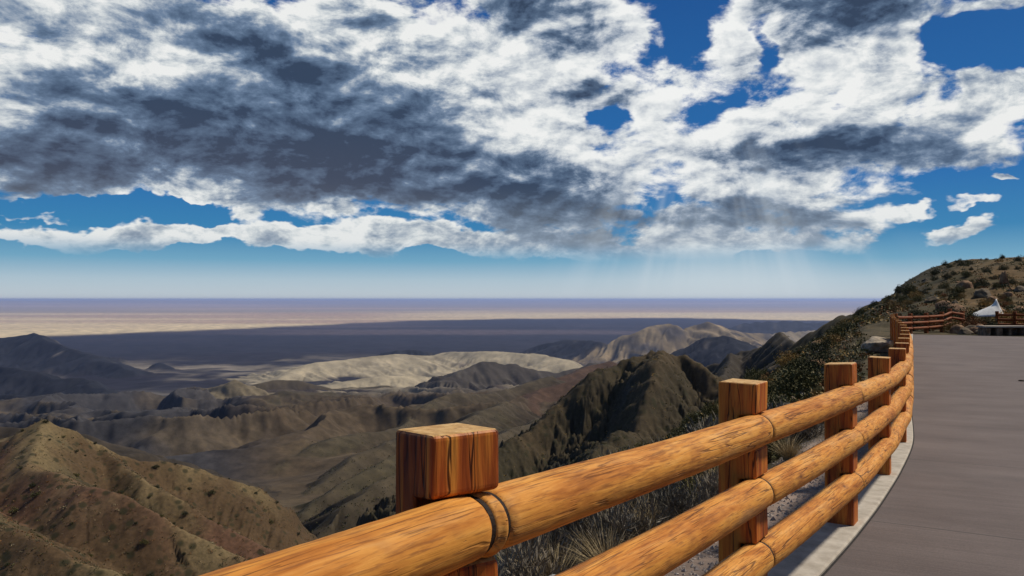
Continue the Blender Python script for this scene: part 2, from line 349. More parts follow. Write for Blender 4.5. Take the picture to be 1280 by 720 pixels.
def land(px, py):
    """height, kind index and crest closeness of the land at every point"""
    d = np.hypot(px, py)
    # warp the plan so that ridges wander
    wx = px + fbm(px, py, 700, 3) * np.clip(d * .045, 0, 160) + fbm(px, py, 60, 3) * np.clip(d * .010, 0, 16)
    wy = py + fbm(px + 900, py - 400, 700, 3) * np.clip(d * .045, 0, 160) + fbm(px - 77, py + 31, 60, 3) * np.clip(d * .010, 0, 16)
    z = np.interp(d, _bd, _bz)
    z = z + fbm(px, py, 900, 4) * np.clip((d - 500) * .02, 0, 26) * np.clip((16000 - d) / 8000, 0.1, 1)
    hum = sstep(d, 900, 1700) * (1 - sstep(d, 3000, 4600))
    z = z + hum * (np.clip(.42 - np.abs(fbm(wx, wy, 560, 4, .42)) * 2.4, -.3, .42) * 190 + np.abs(fbm(wx + 300, wy, 230, 3, .4)) * -36)
    z = z + hum * sstep(fbm(px, py, 1700, 2), 0, .3) * 30
    kind = np.zeros(px.shape, np.int8); crest = np.zeros(px.shape)
    for name, slope, gul, gsp, pts in RIDGES:
        w = np.array([cp(*p) for p in pts])
        seg = np.diff(w[:, :2], axis=0); L = np.hypot(seg[:, 0], seg[:, 1])
        far = w[:, 1].max(); amp = 0.35 * gsp
        wf = {'rock': .25, 'bank': .2, 'near': .4, 'grey': .6}.get(name, 1.0); qx, qy = px + (wx - px) * wf, py + (wy - py) * wf
        # rough box cull
        hmax = w[:, 2].max() + 640
        rad = min(hmax / slope * 1.2 + 300, 9000)
        msk = (qx > w[:, 0].min() - rad) & (qx < w[:, 0].max() + rad) & (qy > w[:, 1].min() - rad) & (qy < w[:, 1].max() + rad)
        if not msk.any(): continue
        x = qx[msk]; y = qy[msk]
        best = np.full(x.shape, -1e9); bdist = np.zeros(x.shape); brun = np.zeros(x.shape); acc = 0
        for i in range(len(L)):
            t = np.clip(((x - w[i, 0]) * seg[i, 0] + (y - w[i, 1]) * seg[i, 1]) / (L[i] ** 2), 0, 1)
            dist = np.hypot(x - w[i, 0] - t * seg[i, 0], y - w[i, 1] - t * seg[i, 1])
            h = w[i, 2] + t * (w[i + 1, 2] - w[i, 2]) - slope * dist
            mm = h > best
            best = np.where(mm, h, best); bdist = np.where(mm, dist, bdist); brun = np.where(mm, acc + t * L[i], brun)
            acc += L[i]
        ud = w[-1, :2] - w[0, :2]; ud = ud / np.hypot(*ud); brun = (x - w[0, 0]) * ud[0] + (y - w[0, 1]) * ud[1]      # runs on without a jump
        rr = perlin(brun / gsp * 1.3 + 5.1 * len(name), bdist / gsp * .25 + 3.7) 
        rr2 = perlin(brun / gsp * 3.1 + 1.7, bdist / gsp * .5 + 8.2); rr3 = perlin(brun / gsp * 7.3 + 2.7, bdist / gsp * .9 + 1.2)
        gf = np.clip(bdist / (gsp * 1.2), 0, 1)
        g = (np.abs(rr) * 1.5 + np.abs(rr2) * .75 + np.abs(rr3) * .32) * gul * gsp * 2.2 * gf
        if name == 'rock':
            g = g + (np.abs(fbm(x * .8 + y * .6, (y * .8 - x * .6) * .5, 30, 6, .66)) * 36 + np.abs(fbm(x + 50, y, 13, 4, .6)) * 8) * np.clip(bdist / 25, 0.16, 1) - 3.5
        rnd = gsp * .10
        h = best - g + slope * (bdist + rnd * .6 - np.sqrt(bdist ** 2 + rnd ** 2))
        zc = z[msk]; kk = kind[msk]; cc = crest[msk]
        soft = gsp * .12
        up = h > zc
        hh = np.maximum(h, zc) + soft * .25 * np.exp(-np.abs(h - zc) / soft)
        kk = np.where(up, KINDS.index(name), kk)
        cc = np.where(up, np.exp(-bdist / gsp), cc)
        z[msk] = hh; kind[msk] = kk; crest[msk] = cc
    # mountainside that carries the path
    sd, run = polyline_dist(px, py, _line)
    pz = path_z(py)
    prof = np.where(sd < 1.0, 0.03 + 0.10 * np.clip(sd, 0, 1), 0.13 + 0.70 * (sd - 1.0) - .14 * np.clip(sd - 1, 0, 5))
    prof = np.where(sd > 170, prof + (sd - 170) * .4, prof)
    left = pz - prof + np.clip(sd - 1.5, 0, 40) / 40 * (fbm(px, py, 22, 4) * 3.2 - .8) + np.clip(sd - 30, 0, 60) / 60 * fbm(px, py, 90, 3) * 9
    left = left + np.clip(py - 56, 0, 110) * .022 * np.exp(-np.abs(sd) / 14)
    left = left + np.clip(sd - .6, 0, 1) * fbm(px, py, 1.3, 3) * .10
    # right of the line: level bench for the paving, then the bank rises
    s = -sd
    nearf = np.clip((62 - py) / 12, 0, 1)
    bank = np.clip(s - 9.0, 0, 22) * .42 * nearf
    beyond = np.clip(py - 56, 0, 110) * (.022 + .085 * (1 - np.exp(-np.maximum(s, 0) / 7.0)))
    right = pz - 0.06 + bank * (1 + .35 * fbm(px, py, 7, 3)) + beyond + np.clip(py - 48, 0, 8) / 8 * np.clip(s, 0, 4) / 4 * fbm(px, py, 9, 4) * 1.0
    mount = np.where(sd > 0, left, right)
    mount = mount - np.clip(d - 230, 0, None) * .55
    mount = np.where(py < -60, np.minimum(mount, 40), mount)
    # the bank crest belongs beyond the bench only: keep the bench clear
    on_bench = (sd < 2) & (s < 9.5) & (py < 50)
    z2 = np.where(on_bench, mount, np.maximum(mount, np.where(sd > 2, z, z)))
    kind = np.where(z2 > z + 1e-6, KINDS.index('slope'), kind)
    kind = np.where(on_bench, KINDS.index('slope'), kind)
    z = z2
    # small relief, down to what a pixel can show
    rough = np.array([.3, 2.2, 5.0, 2.6, 2.4, .7, .7, .6, .7, 1.1, .8, 1.0, 1.1])[kind]
    for k in range(11):
        lam = 512 / 2 ** k
        wgt = np.clip((lam / (d * .004 + 1e-6) - .5), 0, 1) * np.clip((d - 2.2 * lam) / (3 * lam + 1), 0, 1)
        if lam < 3: wgt = wgt * np.clip((d - 9) / 20, 0, 1)
        z = z + perlin(px / lam + 3.3 * k, py / lam + 7.7 * k) * lam * .032 * rough * wgt * np.where(on_bench, 0, 1)
    # the far plain: low terraces, then the long tableland on the horizon
    ft = np.clip((d - 70000) / 60000, 0, 1)
    z = z + ft * ft * (3 - 2 * ft) * 420 * (1 + .10 * fbm(px, py, 9000, 3)) * np.clip(.78 + .6 * fbm(px, py, 26000, 2), .3, 1.2)
    return z, kind, crest, d

# ------------------------------------------------------------------ terrain sheet
def mesh_grid(name, X, Y, Z, attrs=None, smooth=True):
    n, m = X.shape
    me = bpy.data.meshes.new(name)
    co = np.stack([X, Y, Z], -1).reshape(-1, 3).astype(np.float32)
    idx = np.arange(n * m).reshape(n, m)
    q = np.stack([idx[:-1, :-1], idx[:-1, 1:], idx[1:, 1:], idx[1:, :-1]], -1).reshape(-1, 4).astype(np.int32)
    me.vertices.add(len(co)); me.vertices.foreach_set('co', co.ravel())
    me.loops.add(q.size); me.loops.foreach_set('vertex_index', q.ravel())
    me.polygons.add(len(q)); me.polygons.foreach_set('loop_start', np.arange(0, q.size, 4, dtype=np.int32))
    me.polygons.foreach_set('loop_total', np.full(len(q), 4, np.int32))
    me.polygons.foreach_set('use_smooth', np.full(len(q), smooth))
    for k, a in (attrs or {}).items():
        at = me.attributes.new(k, 'FLOAT', 'POINT'); at.data.foreach_set('value', a.ravel().astype(np.float32))
    me.update(calc_edges=True)
    return me
NA = 1150
aa = np.radians(np.linspace(-47, 47, NA))
dd = np.concatenate([[0.6], np.geomspace(1.2, 250, 340)[:-1], np.geomspace(250, 9000, 960)[:-1], np.geomspace(9000, 165000, 170)])
ND = len(dd)
A, D = np.meshgrid(aa, dd)
GX, GY = np.sin(A) * D, np.cos(A) * D
GZ, KI, CR, DD = land(GX, GY)
GX0, GY0, GZ0, KI0 = GX, GY, GZ, KI

def ground_at(x, y):
    zz_, kk_, _, _ = land(np.array([[float(x)]]), np.array([[float(y)]]))
    return float(zz_[0, 0])
def sheet_z(x, y):
    """height of the terrain sheet by bilinear lookup (arrays)"""
    x = np.asarray(x, float); y = np.asarray(y, float)
    a = np.arctan2(x, y); d = np.hypot(x, y)
    fa = np.clip((a - aa[0]) / (aa[1] - aa[0]), 0, NA - 1.001)
    fd = np.interp(d, dd, np.arange(ND)).clip(0, ND - 1.001)
    i = fa.astype(int); j = fd.astype(int); u = fa - i; v = fd - j
    return (GZ[j, i] * (1 - u) + GZ[j, i + 1] * u) * (1 - v) + (GZ[j + 1, i] * (1 - u) + GZ[j + 1, i + 1] * u) * v

# ground colours by kind (dry grass, bare rock, scrub, pale domes); cloud shadow painted as dark plain
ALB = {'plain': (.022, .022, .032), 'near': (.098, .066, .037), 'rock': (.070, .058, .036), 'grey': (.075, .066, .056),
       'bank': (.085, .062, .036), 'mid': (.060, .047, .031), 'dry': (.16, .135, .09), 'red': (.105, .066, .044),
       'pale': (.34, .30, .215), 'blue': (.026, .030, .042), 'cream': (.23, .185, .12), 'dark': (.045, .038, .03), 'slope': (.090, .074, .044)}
lut = np.array([ALB[k] for k in KINDS])
C = lut[KI]
def lerp(c, rgb, f): return c + (np.array(rgb) - c) * np.clip(f, 0, 1)[..., None]
def sstep(x, a, b):
    t = np.clip((x - a) / (b - a), 0, 1); return t * t * (3 - 2 * t)
n1 = fbm(GX, GY, 1500, 6); n2 = fbm(GX + 5000, GY, 240, 6); n3 = fbm(GX, GY + 999, 40, 5); n4 = fbm(GX * .25, GY, 5200, 6)
ki = lambda k: (KI == KINDS.index(k)) * 1.0
lg = np.log(np.maximum(DD, 1))
plain = ki('plain')
# pale patches on the valley floor around the domes
pm = plain * sstep(n1 + .25 * n2, .02, .30) * sstep(DD, 2300, 3600) * (1 - sstep(DD, 7200, 9000))
C = lerp(C, (.20, .18, .15), pm)
west = 1 - sstep(np.degrees(np.arctan2(GX, GY)), -24, -16)
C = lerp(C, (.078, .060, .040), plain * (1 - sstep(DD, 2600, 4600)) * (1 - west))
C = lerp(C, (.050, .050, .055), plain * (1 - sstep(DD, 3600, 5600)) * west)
C = lerp(C, (.105, .082, .052), plain * (1 - sstep(DD, 2600, 4600)) * sstep(n2, .05, .35) * .7)
C = lerp(C, (.30, .265, .19), plain * sstep(DD, 3300, 4000) * (1 - sstep(DD, 6300, 7000)) * sstep(np.degrees(np.arctan2(GX, GY)), -19, -15) * (1 - sstep(np.degrees(np.arctan2(GX, GY)), 3, 6)) * sstep(n2 + n1, -.12, .12) * .8)
# grassland plain beyond the ground painted dark for cloud shadow
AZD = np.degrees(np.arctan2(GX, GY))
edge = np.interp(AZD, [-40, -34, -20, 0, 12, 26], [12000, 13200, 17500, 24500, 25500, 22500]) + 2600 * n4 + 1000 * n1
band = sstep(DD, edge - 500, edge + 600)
C = lerp(C, (.66, .52, .31), plain * band)
C = lerp(C, (.46, .32, .22), plain * band * sstep(fbm(GX * .16, GY, 3800, 5), -.04, .16))
C = lerp(C, (.33, .265, .205), plain * sstep(DD + 16000 * n4, 34000, 46000))
C = lerp(C, (.50, .36, .28), plain * sstep(DD, 45000, 52000) * sstep(fbm(GX * .12, GY, 9000, 5), .08, .3))
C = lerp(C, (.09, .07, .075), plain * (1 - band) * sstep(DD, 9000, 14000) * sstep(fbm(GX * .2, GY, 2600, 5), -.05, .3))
# soils and scrub, paler along the crests
C = lerp(C, (.055, .050, .030), ki('near') * sstep(n3 + .6 * n2, .08, .30) * .8)
C = lerp(C, (.150, .082, .055), ki('near') * sstep(n2, .02, .3) * .7)
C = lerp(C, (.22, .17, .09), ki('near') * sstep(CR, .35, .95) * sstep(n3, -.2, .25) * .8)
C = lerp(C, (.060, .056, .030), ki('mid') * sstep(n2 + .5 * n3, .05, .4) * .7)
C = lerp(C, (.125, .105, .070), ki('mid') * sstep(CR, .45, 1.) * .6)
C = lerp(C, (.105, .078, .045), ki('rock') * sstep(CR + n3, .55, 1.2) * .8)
C = lerp(C, (.085, .078, .066), ki('rock') * sstep(n3, .22, .5))
C = lerp(C, (.038, .040, .024), ki('rock') * sstep(n2, .05, .4) * .7)
C = lerp(C, (.145, .130, .108), ki('grey') * sstep(n3 + .5 * n2, .05, .4))
C = lerp(C, (.10, .09, .085), ki('pale') * sstep(n2 * .8 + n1 * .8 - CR * .25, .02, .22) * .85)
C = lerp(C, (.34, .30, .26), ki('blue') * sstep(n2, .36, .50) * sstep(DD, 2500, 3500))
C = lerp(C, (.075, .07, .07), ki('cream') * sstep(n2 + .5 * n1, .02, .22))
C = lerp(C, (.17, .105, .042), ki('bank') * sstep(n3 + .4 * n2, -.02, .3) * .9)
C = lerp(C, (.040, .045, .022), ki('bank') * sstep(-n3, .02, .3) * .8)
C = lerp(C, (.040, .042, .020), ki('slope') * sstep(fbm(GX, GY, 9, 4), .0, .3) * .8 * sstep(DD, 5, 9))
C = lerp(C, (.14, .11, .058), ki('slope') * sstep(-n3, .05, .35) * .7 * sstep(DD, 8, 20))
SD_, RUN_ = polyline_dist(GX, GY, _line)
C = lerp(C, (.27, .215, .185), sstep(SD_, -.3, 0) * (1 - sstep(SD_ + .5 * fbm(GX, GY, .8, 3), 1.0, 1.45)) * (1 - sstep(DD, 12, 20)))
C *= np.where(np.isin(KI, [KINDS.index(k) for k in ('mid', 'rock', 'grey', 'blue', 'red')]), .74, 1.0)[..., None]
C *= np.where(DD < 9000, 1., 0)[..., None] * np.array([.05, -.01, -.07]) + 1
hb = sstep(GY, 50, 62) * (1 - sstep(DD, 240, 300)) * (ki('slope') + ki('bank'))
rt = sstep(AZD + 2.5 * n3 * 2, 27.5, 31)
C *= np.where(KI == KINDS.index('near'), .84, 1.0)[..., None]
C = lerp(C, (.040, .036, .022), hb * (1 - rt) * .85)
C = lerp(C, (.150, .092, .040), hb * rt * sstep(fbm(GX, GY, 6, 5), -.15, .15))
C = lerp(C, (.050, .042, .020), hb * rt * sstep(-fbm(GX, GY, 6, 5), .05, .3))
# soften the edges between kinds by a few cells
for _ in range(3):
    C[1:-1, 1:-1] = (C[1:-1, 1:-1] * 2 + C[:-2, 1:-1] + C[2:, 1:-1] + C[1:-1, :-2] + C[1:-1, 2:]) / 6

def new_mat(name):
    m = bpy.data.materials.new(name); m.use_nodes = True
    n = NT(m.node_tree); n.n.clear()
    bs = n.new('ShaderNodeBsdfPrincipled'); o = n.new('ShaderNodeOutputMaterial')
    n.l.new(bs.outputs[0], o.inputs[0])
    bs.inputs['Specular IOR Level'].default_value = 0.25
    bs.inputs['Roughness'].default_value = 0.85
    n.bs = bs
    return m, n

def mat_land():
    m, n = new_mat('dry_land')
    at = n.new('ShaderNodeAttribute'); at.attribute_name = 'soil'
    pos = n.new('ShaderNodeNewGeometry').outputs['Position']
    cd = n.attr('reach')                         # how far off the patch lies: picks the grain that still reads there
    far = n.mapr(cd, 150, 900); vfar = n.mapr(cd, 1200, 6000)
    fine = n.noise(pos, 0.55, 8, .68)
    mid = n.noise(pos, 0.045, 9, .66)
    big = n.noise(pos, 0.006, 9, .62)
    g = n.mix(far, fine, mid); g = n.mix(vfar, g, big)
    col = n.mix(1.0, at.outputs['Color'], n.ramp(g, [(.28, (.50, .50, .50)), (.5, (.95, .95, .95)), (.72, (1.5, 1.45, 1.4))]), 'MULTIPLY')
    # scrub: dark olive dots thick enough to read as plants from afar
    def dots(scale, lo, hi):
        vo = n.new('ShaderNodeTexVoronoi', feature='F1'); n.put(vo.inputs['Vector'], pos); vo.inputs['Scale'].default_value = scale
        vo.inputs['Randomness'].default_value = 1.0
        rnd = n.sep(vo.outputs['Color'])[0]
        return n.m('MULTIPLY', n.mapr(vo.outputs['Distance'], hi, lo), n.mapr(rnd, .35, .5))
    d1 = n.m('MULTIPLY', dots(.55, .18, .42), n.mapr(cd, 260, 60))
    d2 = n.m('MULTIPLY', dots(.22, .20, .45), n.mapr(cd, 1100, 300))
    dd_ = n.m('MAXIMUM', d1, d2)
    veg = n.attr('veg')
    col = n.mix(n.m('MULTIPLY', n.m('MULTIPLY', dd_, veg), .8), col, (.030, .030, .015))
    n.put(n.bs.inputs['Base Color'], col)
    h1 = n.bump(n.noise(pos, 1.5, 8, .7), .5, .12)
    n.put(n.bs.inputs['Normal'], h1)
    n.bs.inputs['Roughness'].default_value = .95
    n.bs.inputs['Specular IOR Level'].default_value = .1
    return m
M = {'land': mat_land()}
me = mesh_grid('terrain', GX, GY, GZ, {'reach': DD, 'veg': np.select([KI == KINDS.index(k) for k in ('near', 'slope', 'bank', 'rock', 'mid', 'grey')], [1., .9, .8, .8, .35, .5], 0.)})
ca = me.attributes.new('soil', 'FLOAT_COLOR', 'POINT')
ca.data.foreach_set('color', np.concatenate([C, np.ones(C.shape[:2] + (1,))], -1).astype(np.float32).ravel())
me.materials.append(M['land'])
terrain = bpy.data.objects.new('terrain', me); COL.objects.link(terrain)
terrain['kind'] = 'structure'; terrain['label'] = 'dry mountains, scrubby ridges and desert plain reaching the horizon'

# the ground behind and beside the camera, so that the land goes all the way round
ar = np.radians(np.linspace(47, 313, 90)); dr = np.concatenate([[0.6], np.exp(np.linspace(math.log(1.2), math.log(165000), 90))])
A2, D2 = np.meshgrid(ar, dr)
X2, Y2 = np.sin(A2) * D2, np.cos(A2) * D2
Z2, K2, _, DD2 = land(X2, Y2)
me = mesh_grid('hillside', X2, Y2, Z2 - .01, {'reach': DD2, 'veg': np.ones_like(Z2)})
ca = me.attributes.new('soil', 'FLOAT_COLOR', 'POINT')
ca.data.foreach_set('color', np.concatenate([lut[K2], np.ones(Z2.shape + (1,))], -1).astype(np.float32).ravel())
me.materials.append(M['land'])
hs = bpy.data.objects.new('terrain', me); COL.objects.link(hs); hs['kind'] = 'structure'

# ------------------------------------------------------------------ haze: desert air
def build_haze():
    top = max(float(GZ.max()) if GZ.max() < 400 else 400, 60) + 2
    x, y0, y1, b = 167000, -167000, 167000, float(min(GZ.min(), Z2.min())) - 1
    bm = bmesh.new()
    vs = [bm.verts.new((sx, sy, sz)) for sz in (b, top) for sx, sy in ((-x, y0), (x, y0), (x, y1), (-x, y1))]
    for f in ((3, 2, 1, 0), (4, 5, 6, 7), (0, 1, 5, 4), (1, 2, 6, 5), (2, 3, 7, 6), (3, 0, 4, 7)): bm.faces.new([vs[i] for i in f])
    me = bpy.data.meshes.new('haze'); bm.to_mesh(me); bm.free()
    o = bpy.data.objects.new('haze', me); COL.objects.link(o); o['kind'] = 'stuff'
    o['label'] = 'pale blue desert haze over the plain'
    m = bpy.data.materials.new('haze'); m.use_nodes = True; n = NT(m.node_tree); n.n.clear()
    pv = n.new('ShaderNodeVolumePrincipled'); ou = n.new('ShaderNodeOutputMaterial')
    n.l.new(pv.outputs[0], ou.inputs['Volume'])
    pv.inputs['Color'].default_value = (.44, .57, .95, 1)
    pv.inputs['Density'].default_value = HAZE
    pv.inputs['Anisotropy'].default_value = 0.2
    me.materials.append(m)
    print('haze top', top, 'bottom', b)
HAZE = 1.7e-5
build_haze()

# ------------------------------------------------------------------ materials of the near things
def mat_rail(name='peeled_log', tone=(1, 1, 1)):
    m, n = new_mat(name)
    tco = n.new('ShaderNodeTexCoord').outputs['Object']
    rnd = n.new('ShaderNodeObjectInfo').outputs['Random']
    off = n.xyz(n.m('MULTIPLY', rnd, 37.0), n.m('MULTIPLY', rnd, 11.0), n.m('MULTIPLY', rnd, 23.0))
    p = n.v('ADD', tco, off)
    pl = n.v('MULTIPLY', p, (1.0, 7.0, 7.0))
    st = n.v('MULTIPLY', p, (2.4, 30.0, 30.0))
    broad = n.noise(pl, 1.6, 4, .55, .6)
    grain = n.noise(st, 1.0, 6, .62, .9)
    fine = n.noise(n.v('MULTIPLY', p, (9.0, 150.0, 150.0)), 1.0, 4, .6, .3)
    f = n.m('ADD', n.m('MULTIPLY', grain, .55), n.m('MULTIPLY', broad, .45))
    col = n.ramp(f, [(.30, (.26, .070, .008)), (.42, (.52, .185, .024)), (.52, (.68, .285, .042)), (.66, (.78, .40, .095)), (.78, (.62, .25, .035))])
    col = n.mix(n.mapr(fine, .48, .66, 0, .62), col, (.20, .065, .014))
    # long dark seams where the log has split
    seam = n.noise(n.v('MULTIPLY', p, (.55, 17.0, 17.0)), 1.0, 3, .45, .25)
    sm = n.m('ABSOLUTE', n.m('SUBTRACT', seam, .5))
    sl_ = n.m('MULTIPLY', n.mapr(sm, .013, .002), n.mapr(n.noise(n.v('MULTIPLY', p, (2.2, 9.0, 9.0)), 1.0, 2, .5), .44, .55))
    col = n.mix(n.m('MULTIPLY', sl_, .70), col, (.050, .014, .004))
    seam2 = n.noise(n.v('MULTIPLY', p, (1.1, 38.0, 38.0)), 1.0, 2, .5, .1)
    s2 = n.m('MULTIPLY', n.mapr(n.m('ABSOLUTE', n.m('SUBTRACT', seam2, .5)), .02, .004), n.mapr(n.noise(n.v('MULTIPLY', p, (3.0, 11.0, 11.0)), 1.3, 2, .5), .46, .60))
    col = n.mix(n.m('MULTIPLY', s2, .6), col, (.12, .035, .008))
    # knots
    vo = n.new('ShaderNodeTexVoronoi'); n.put(vo.inputs['Vector'], n.v('MULTIPLY', p, (2.3, 6.0, 6.0))); vo.inputs['Scale'].default_value = 1.35
    kr = n.sep(vo.outputs['Color'])
    kn = n.m('MULTIPLY', n.mapr(vo.outputs['Distance'], .13, .05), n.m('GREATER_THAN', kr[0], .40))
    halo = n.m('MULTIPLY', n.mapr(vo.outputs['Distance'], .30, .10), n.m('GREATER_THAN', kr[0], .40))
    col = n.mix(n.m('MULTIPLY', halo, .45), col, (.28, .085, .016))
    col = n.mix(n.m('MULTIPLY', kn, .9), col, (.045, .012, .004))
    # drawknife hollows and weathering
    hol = n.noise(n.v('MULTIPLY', p, (9.0, 14.0, 14.0)), 1.0, 3, .5)
    col = n.mix(n.mapr(hol, .50, .72, 0, .35), col, (.27, .085, .016))
    wth = n.noise(n.v('MULTIPLY', p, (1.2, 5.0, 5.0)), 1.0, 5, .6)
    col = n.mix(n.mapr(wth, .55, .75, 0, .35), col, (.34, .23, .13))
    n.put(n.bs.inputs['Base Color'], n.mix(1.0, col, tone, 'MULTIPLY'))
    h = n.m('SUBTRACT', n.m('ADD', n.m('MULTIPLY', grain, .5), n.m('MULTIPLY', hol, .9)), n.m('ADD', n.m('MULTIPLY', n.m('MAXIMUM', sl_, n.m('MULTIPLY', s2, .6)), .9), n.m('MULTIPLY', kn, .4)))
    nb = n.bump(h, .55, .008)
    nb = n.bump(fine, .25, .002, nb)
    n.put(n.bs.inputs['Normal'], nb)
    n.put(n.bs.inputs['Roughness'], n.mapr(grain, .3, .7, .88, .66))
    n.bs.inputs['Specular IOR Level'].default_value = .35
    return m
def mat_post():
    m, n = new_mat('stained_post')
    tco = n.new('ShaderNodeTexCoord').outputs['Object']
    rnd = n.new('ShaderNodeObjectInfo').outputs['Random']
    p = n.v('ADD', tco, n.xyz(n.m('MULTIPLY', rnd, 17.0), n.m('MULTIPLY', rnd, 31.0), n.m('MULTIPLY', rnd, 5.0)))
    st = n.v('MULTIPLY', p, (26.0, 26.0, 1.6))
    grain = n.noise(st, 1.0, 5, .6, 1.0)
    broad = n.noise(n.v('MULTIPLY', p, (9.0, 9.0, .8)), 1.0, 3, .5, .5)
    fine = n.noise(n.v('MULTIPLY', p, (140.0, 140.0, 6.0)), 1.0, 4, .6)
    f = n.m('ADD', n.m('MULTIPLY', grain, .6), n.m('MULTIPLY', broad, .4))
    side = n.ramp(f, [(.32, (.15, .022, .004)), (.43, (.40, .085, .011)), (.52, (.60, .175, .022)), (.62, (.72, .28, .040)), (.74, (.50, .125, .015))])
    side = n.mix(n.mapr(fine, .5, .72, 0, .4), side, (.10, .026, .006))
    sm = n.m('ABSOLUTE', n.m('SUBTRACT', n.noise(n.v('MULTIPLY', p, (15.0, 15.0, .7)), 1.0, 2, .5, .8), .5))
    cr = n.mapr(sm, .013, .002)
    side = n.mix(n.m('MULTIPLY', cr, .85), side, (.030, .008, .003))
    # end grain on the sawn top
    nz_ = n.sep(n.new('ShaderNodeNewGeometry').outputs['True Normal'])[2]
    top = n.mapr(nz_, .6, .9)
    tg = n.noise(p, 34.0, 5, .6, .6)
    topc = n.ramp(tg, [(.3, (.34, .16, .045)), (.5, (.62, .36, .12)), (.7, (.74, .50, .22))])
    n.put(n.bs.inputs['Base Color'], n.mix(top, side, topc))
    h = n.m('SUBTRACT', n.m('MULTIPLY', grain, .8), cr)
    h = n.mix(top, h, tg)
    nb = n.bump(h, .6, .007); nb = n.bump(fine, .3, .002, nb)
    n.put(n.bs.inputs['Normal'], nb)
    n.bs.inputs['Roughness'].default_value = .55
    n.bs.inputs['Specular IOR Level'].default_value = .3
    return m
def mat_simple(name, a, b, scale=20, rough=.85, bump=.4, bd=.01, detail=6, spec=.2, lo=.35, hi=.65):
    m, n = new_mat(name)
    p = n.new('ShaderNodeTexCoord').outputs['Object']
    f = n.noise(p, scale, detail, .62)
    n.put(n.bs.inputs['Base Color'], n.ramp(f, [(lo, a), (hi, b)]))
    n.put(n.bs.inputs['Normal'], n.bump(n.noise(p, scale * 1.7, detail, .65), bump, bd))
    n.bs.inputs['Roughness'].default_value = rough; n.bs.inputs['Specular IOR Level'].default_value = spec
    return m
def mat_paving():
    m, n = new_mat('broomed_paving')
    pos = n.new('ShaderNodeNewGeometry').outputs['Position']
    r = n.mapping(pos, rot=(0, 0, R(31)))
    run = n.mapping(pos, rot=(0, 0, R(31)), scale=(1, 1, 1))
    broom = n.noise(n.v('MULTIPLY', r, (2.0, 55.0, 1.0)), 1.0, 4, .6, .3)
    blot = n.noise(pos, .8, 6, .6, .3)
    blot2 = n.noise(n.v('MULTIPLY', r, (.5, 1.6, 1.0)), 1.0, 5, .6)
    grit = n.noise(pos, 90, 4, .7)
    c = n.ramp(n.m('ADD', n.m('MULTIPLY', blot, .5), n.m('MULTIPLY', blot2, .5)), [(.36, (.104, .079, .070)), (.62, (.156, .122, .109))])
    c = n.mix(1.0, c, n.ramp(broom, [(.3, (.86, .86, .86)), (.7, (1.12, 1.12, 1.12))]), 'MULTIPLY')
    c = n.mix(1.0, c, n.ramp(grit, [(.3, (.80, .80, .80)), (.7, (1.18, 1.18, 1.18))]), 'MULTIPLY')
    stain = n.mapr(n.noise(n.v('ADD', pos, (40, 3, 0)), .55, 4, .55, .8), .56, .70)
    c = n.mix(n.m('MULTIPLY', stain, .35), c, (.085, .074, .070))
    # crossways control joints, one every three metres along the path
    at = n.attr('run')
    fr = n.m('ABSOLUTE', n.m('SUBTRACT', n.m('FRACT', n.m('DIVIDE', at, 3.1)), .5))
    jt = n.mapr(fr, .4955, .4985)
    c = n.mix(n.m('MULTIPLY', jt, .6), c, (.05, .045, .042))
    n.put(n.bs.inputs['Base Color'], c)
    h = n.m('SUBTRACT', n.m('ADD', n.m('MULTIPLY', broom, .5), n.m('MULTIPLY', grit, .6)), n.m('MULTIPLY', jt, 1.5))
    n.put(n.bs.inputs['Normal'], n.bump(h, .5, .004))
    n.bs.inputs['Roughness'].default_value = .82; n.bs.inputs['Specular IOR Level'].default_value = .3
    return m
def mat_leaf(name, a, b, rough=.7):
    m, n = new_mat(name)
    rnd = n.new('ShaderNodeObjectInfo').outputs['Random']
    p = n.new('ShaderNodeTexCoord').outputs['Object']
    f = n.noise(n.v('ADD', p, n.xyz(n.m('MULTIPLY', rnd, 50.), 0., 0.)), 5.0, 5, .7)
    c = n.ramp(f, [(.32, a), (.68, b)])
    c = n.mix(1.0, c, n.ramp(rnd, [(0, (.7, .72, .7)), (1, (1.35, 1.25, 1.1))]), 'MULTIPLY')
    n.put(n.bs.inputs['Base Color'], c)
    n.bs.inputs['Roughness'].default_value = rough; n.bs.inputs['Specular IOR Level'].default_value = .15
    return m
M['rail'] = mat_rail(); M['darkrail'] = mat_rail('dark_stained_log', (.42, .26, .22)); M['post'] = mat_post(); M['paving'] = mat_paving()
M['joint'] = mat_simple('dark_joint_band', (.012, .007, .005), (.030, .016, .010), 60, .7)
M['kerb'] = mat_simple('kerb_concrete', (.36, .31, .245), (.52, .46, .375), 9, .9, .35, .006)
M['edge'] = mat_simple('joint_filler', (.020, .018, .017), (.045, .04, .038), 40, .9)
M['rock'] = mat_simple('granite', (.13, .105, .078), (.34, .28, .205), 3.2, .9, .8, .06, 9)
M['darkrock'] = mat_simple('brown_granite', (.075, .055, .036), (.20, .15, .095), 3.2, .9, .8, .06, 9)
M['redrock'] = mat_simple('rusty_granite', (.13, .07, .038), (.34, .20, .105), 3.0, .9, .8, .06, 9)
M['tanrock'] = mat_simple('tan_granite', (.22, .17, .12), (.50, .41, .30), 3.0, .9, .8, .05, 9)
M['whiterock'] = mat_simple('pale_quartz_rock', (.26, .245, .225), (.60, .57, .53), 14, .9, .8, .03, 9)
M['pebble'] = mat_simple('gravel_stone', (.20, .165, .145), (.46, .39, .34), 30, .9, .4, .004)
M['leaf_olive'] = mat_leaf('olive_leaves', (.050, .052, .018), (.14, .125, .048))
M['leaf_dark'] = mat_leaf('dark_leaves', (.026, .032, .014), (.080, .078, .034))
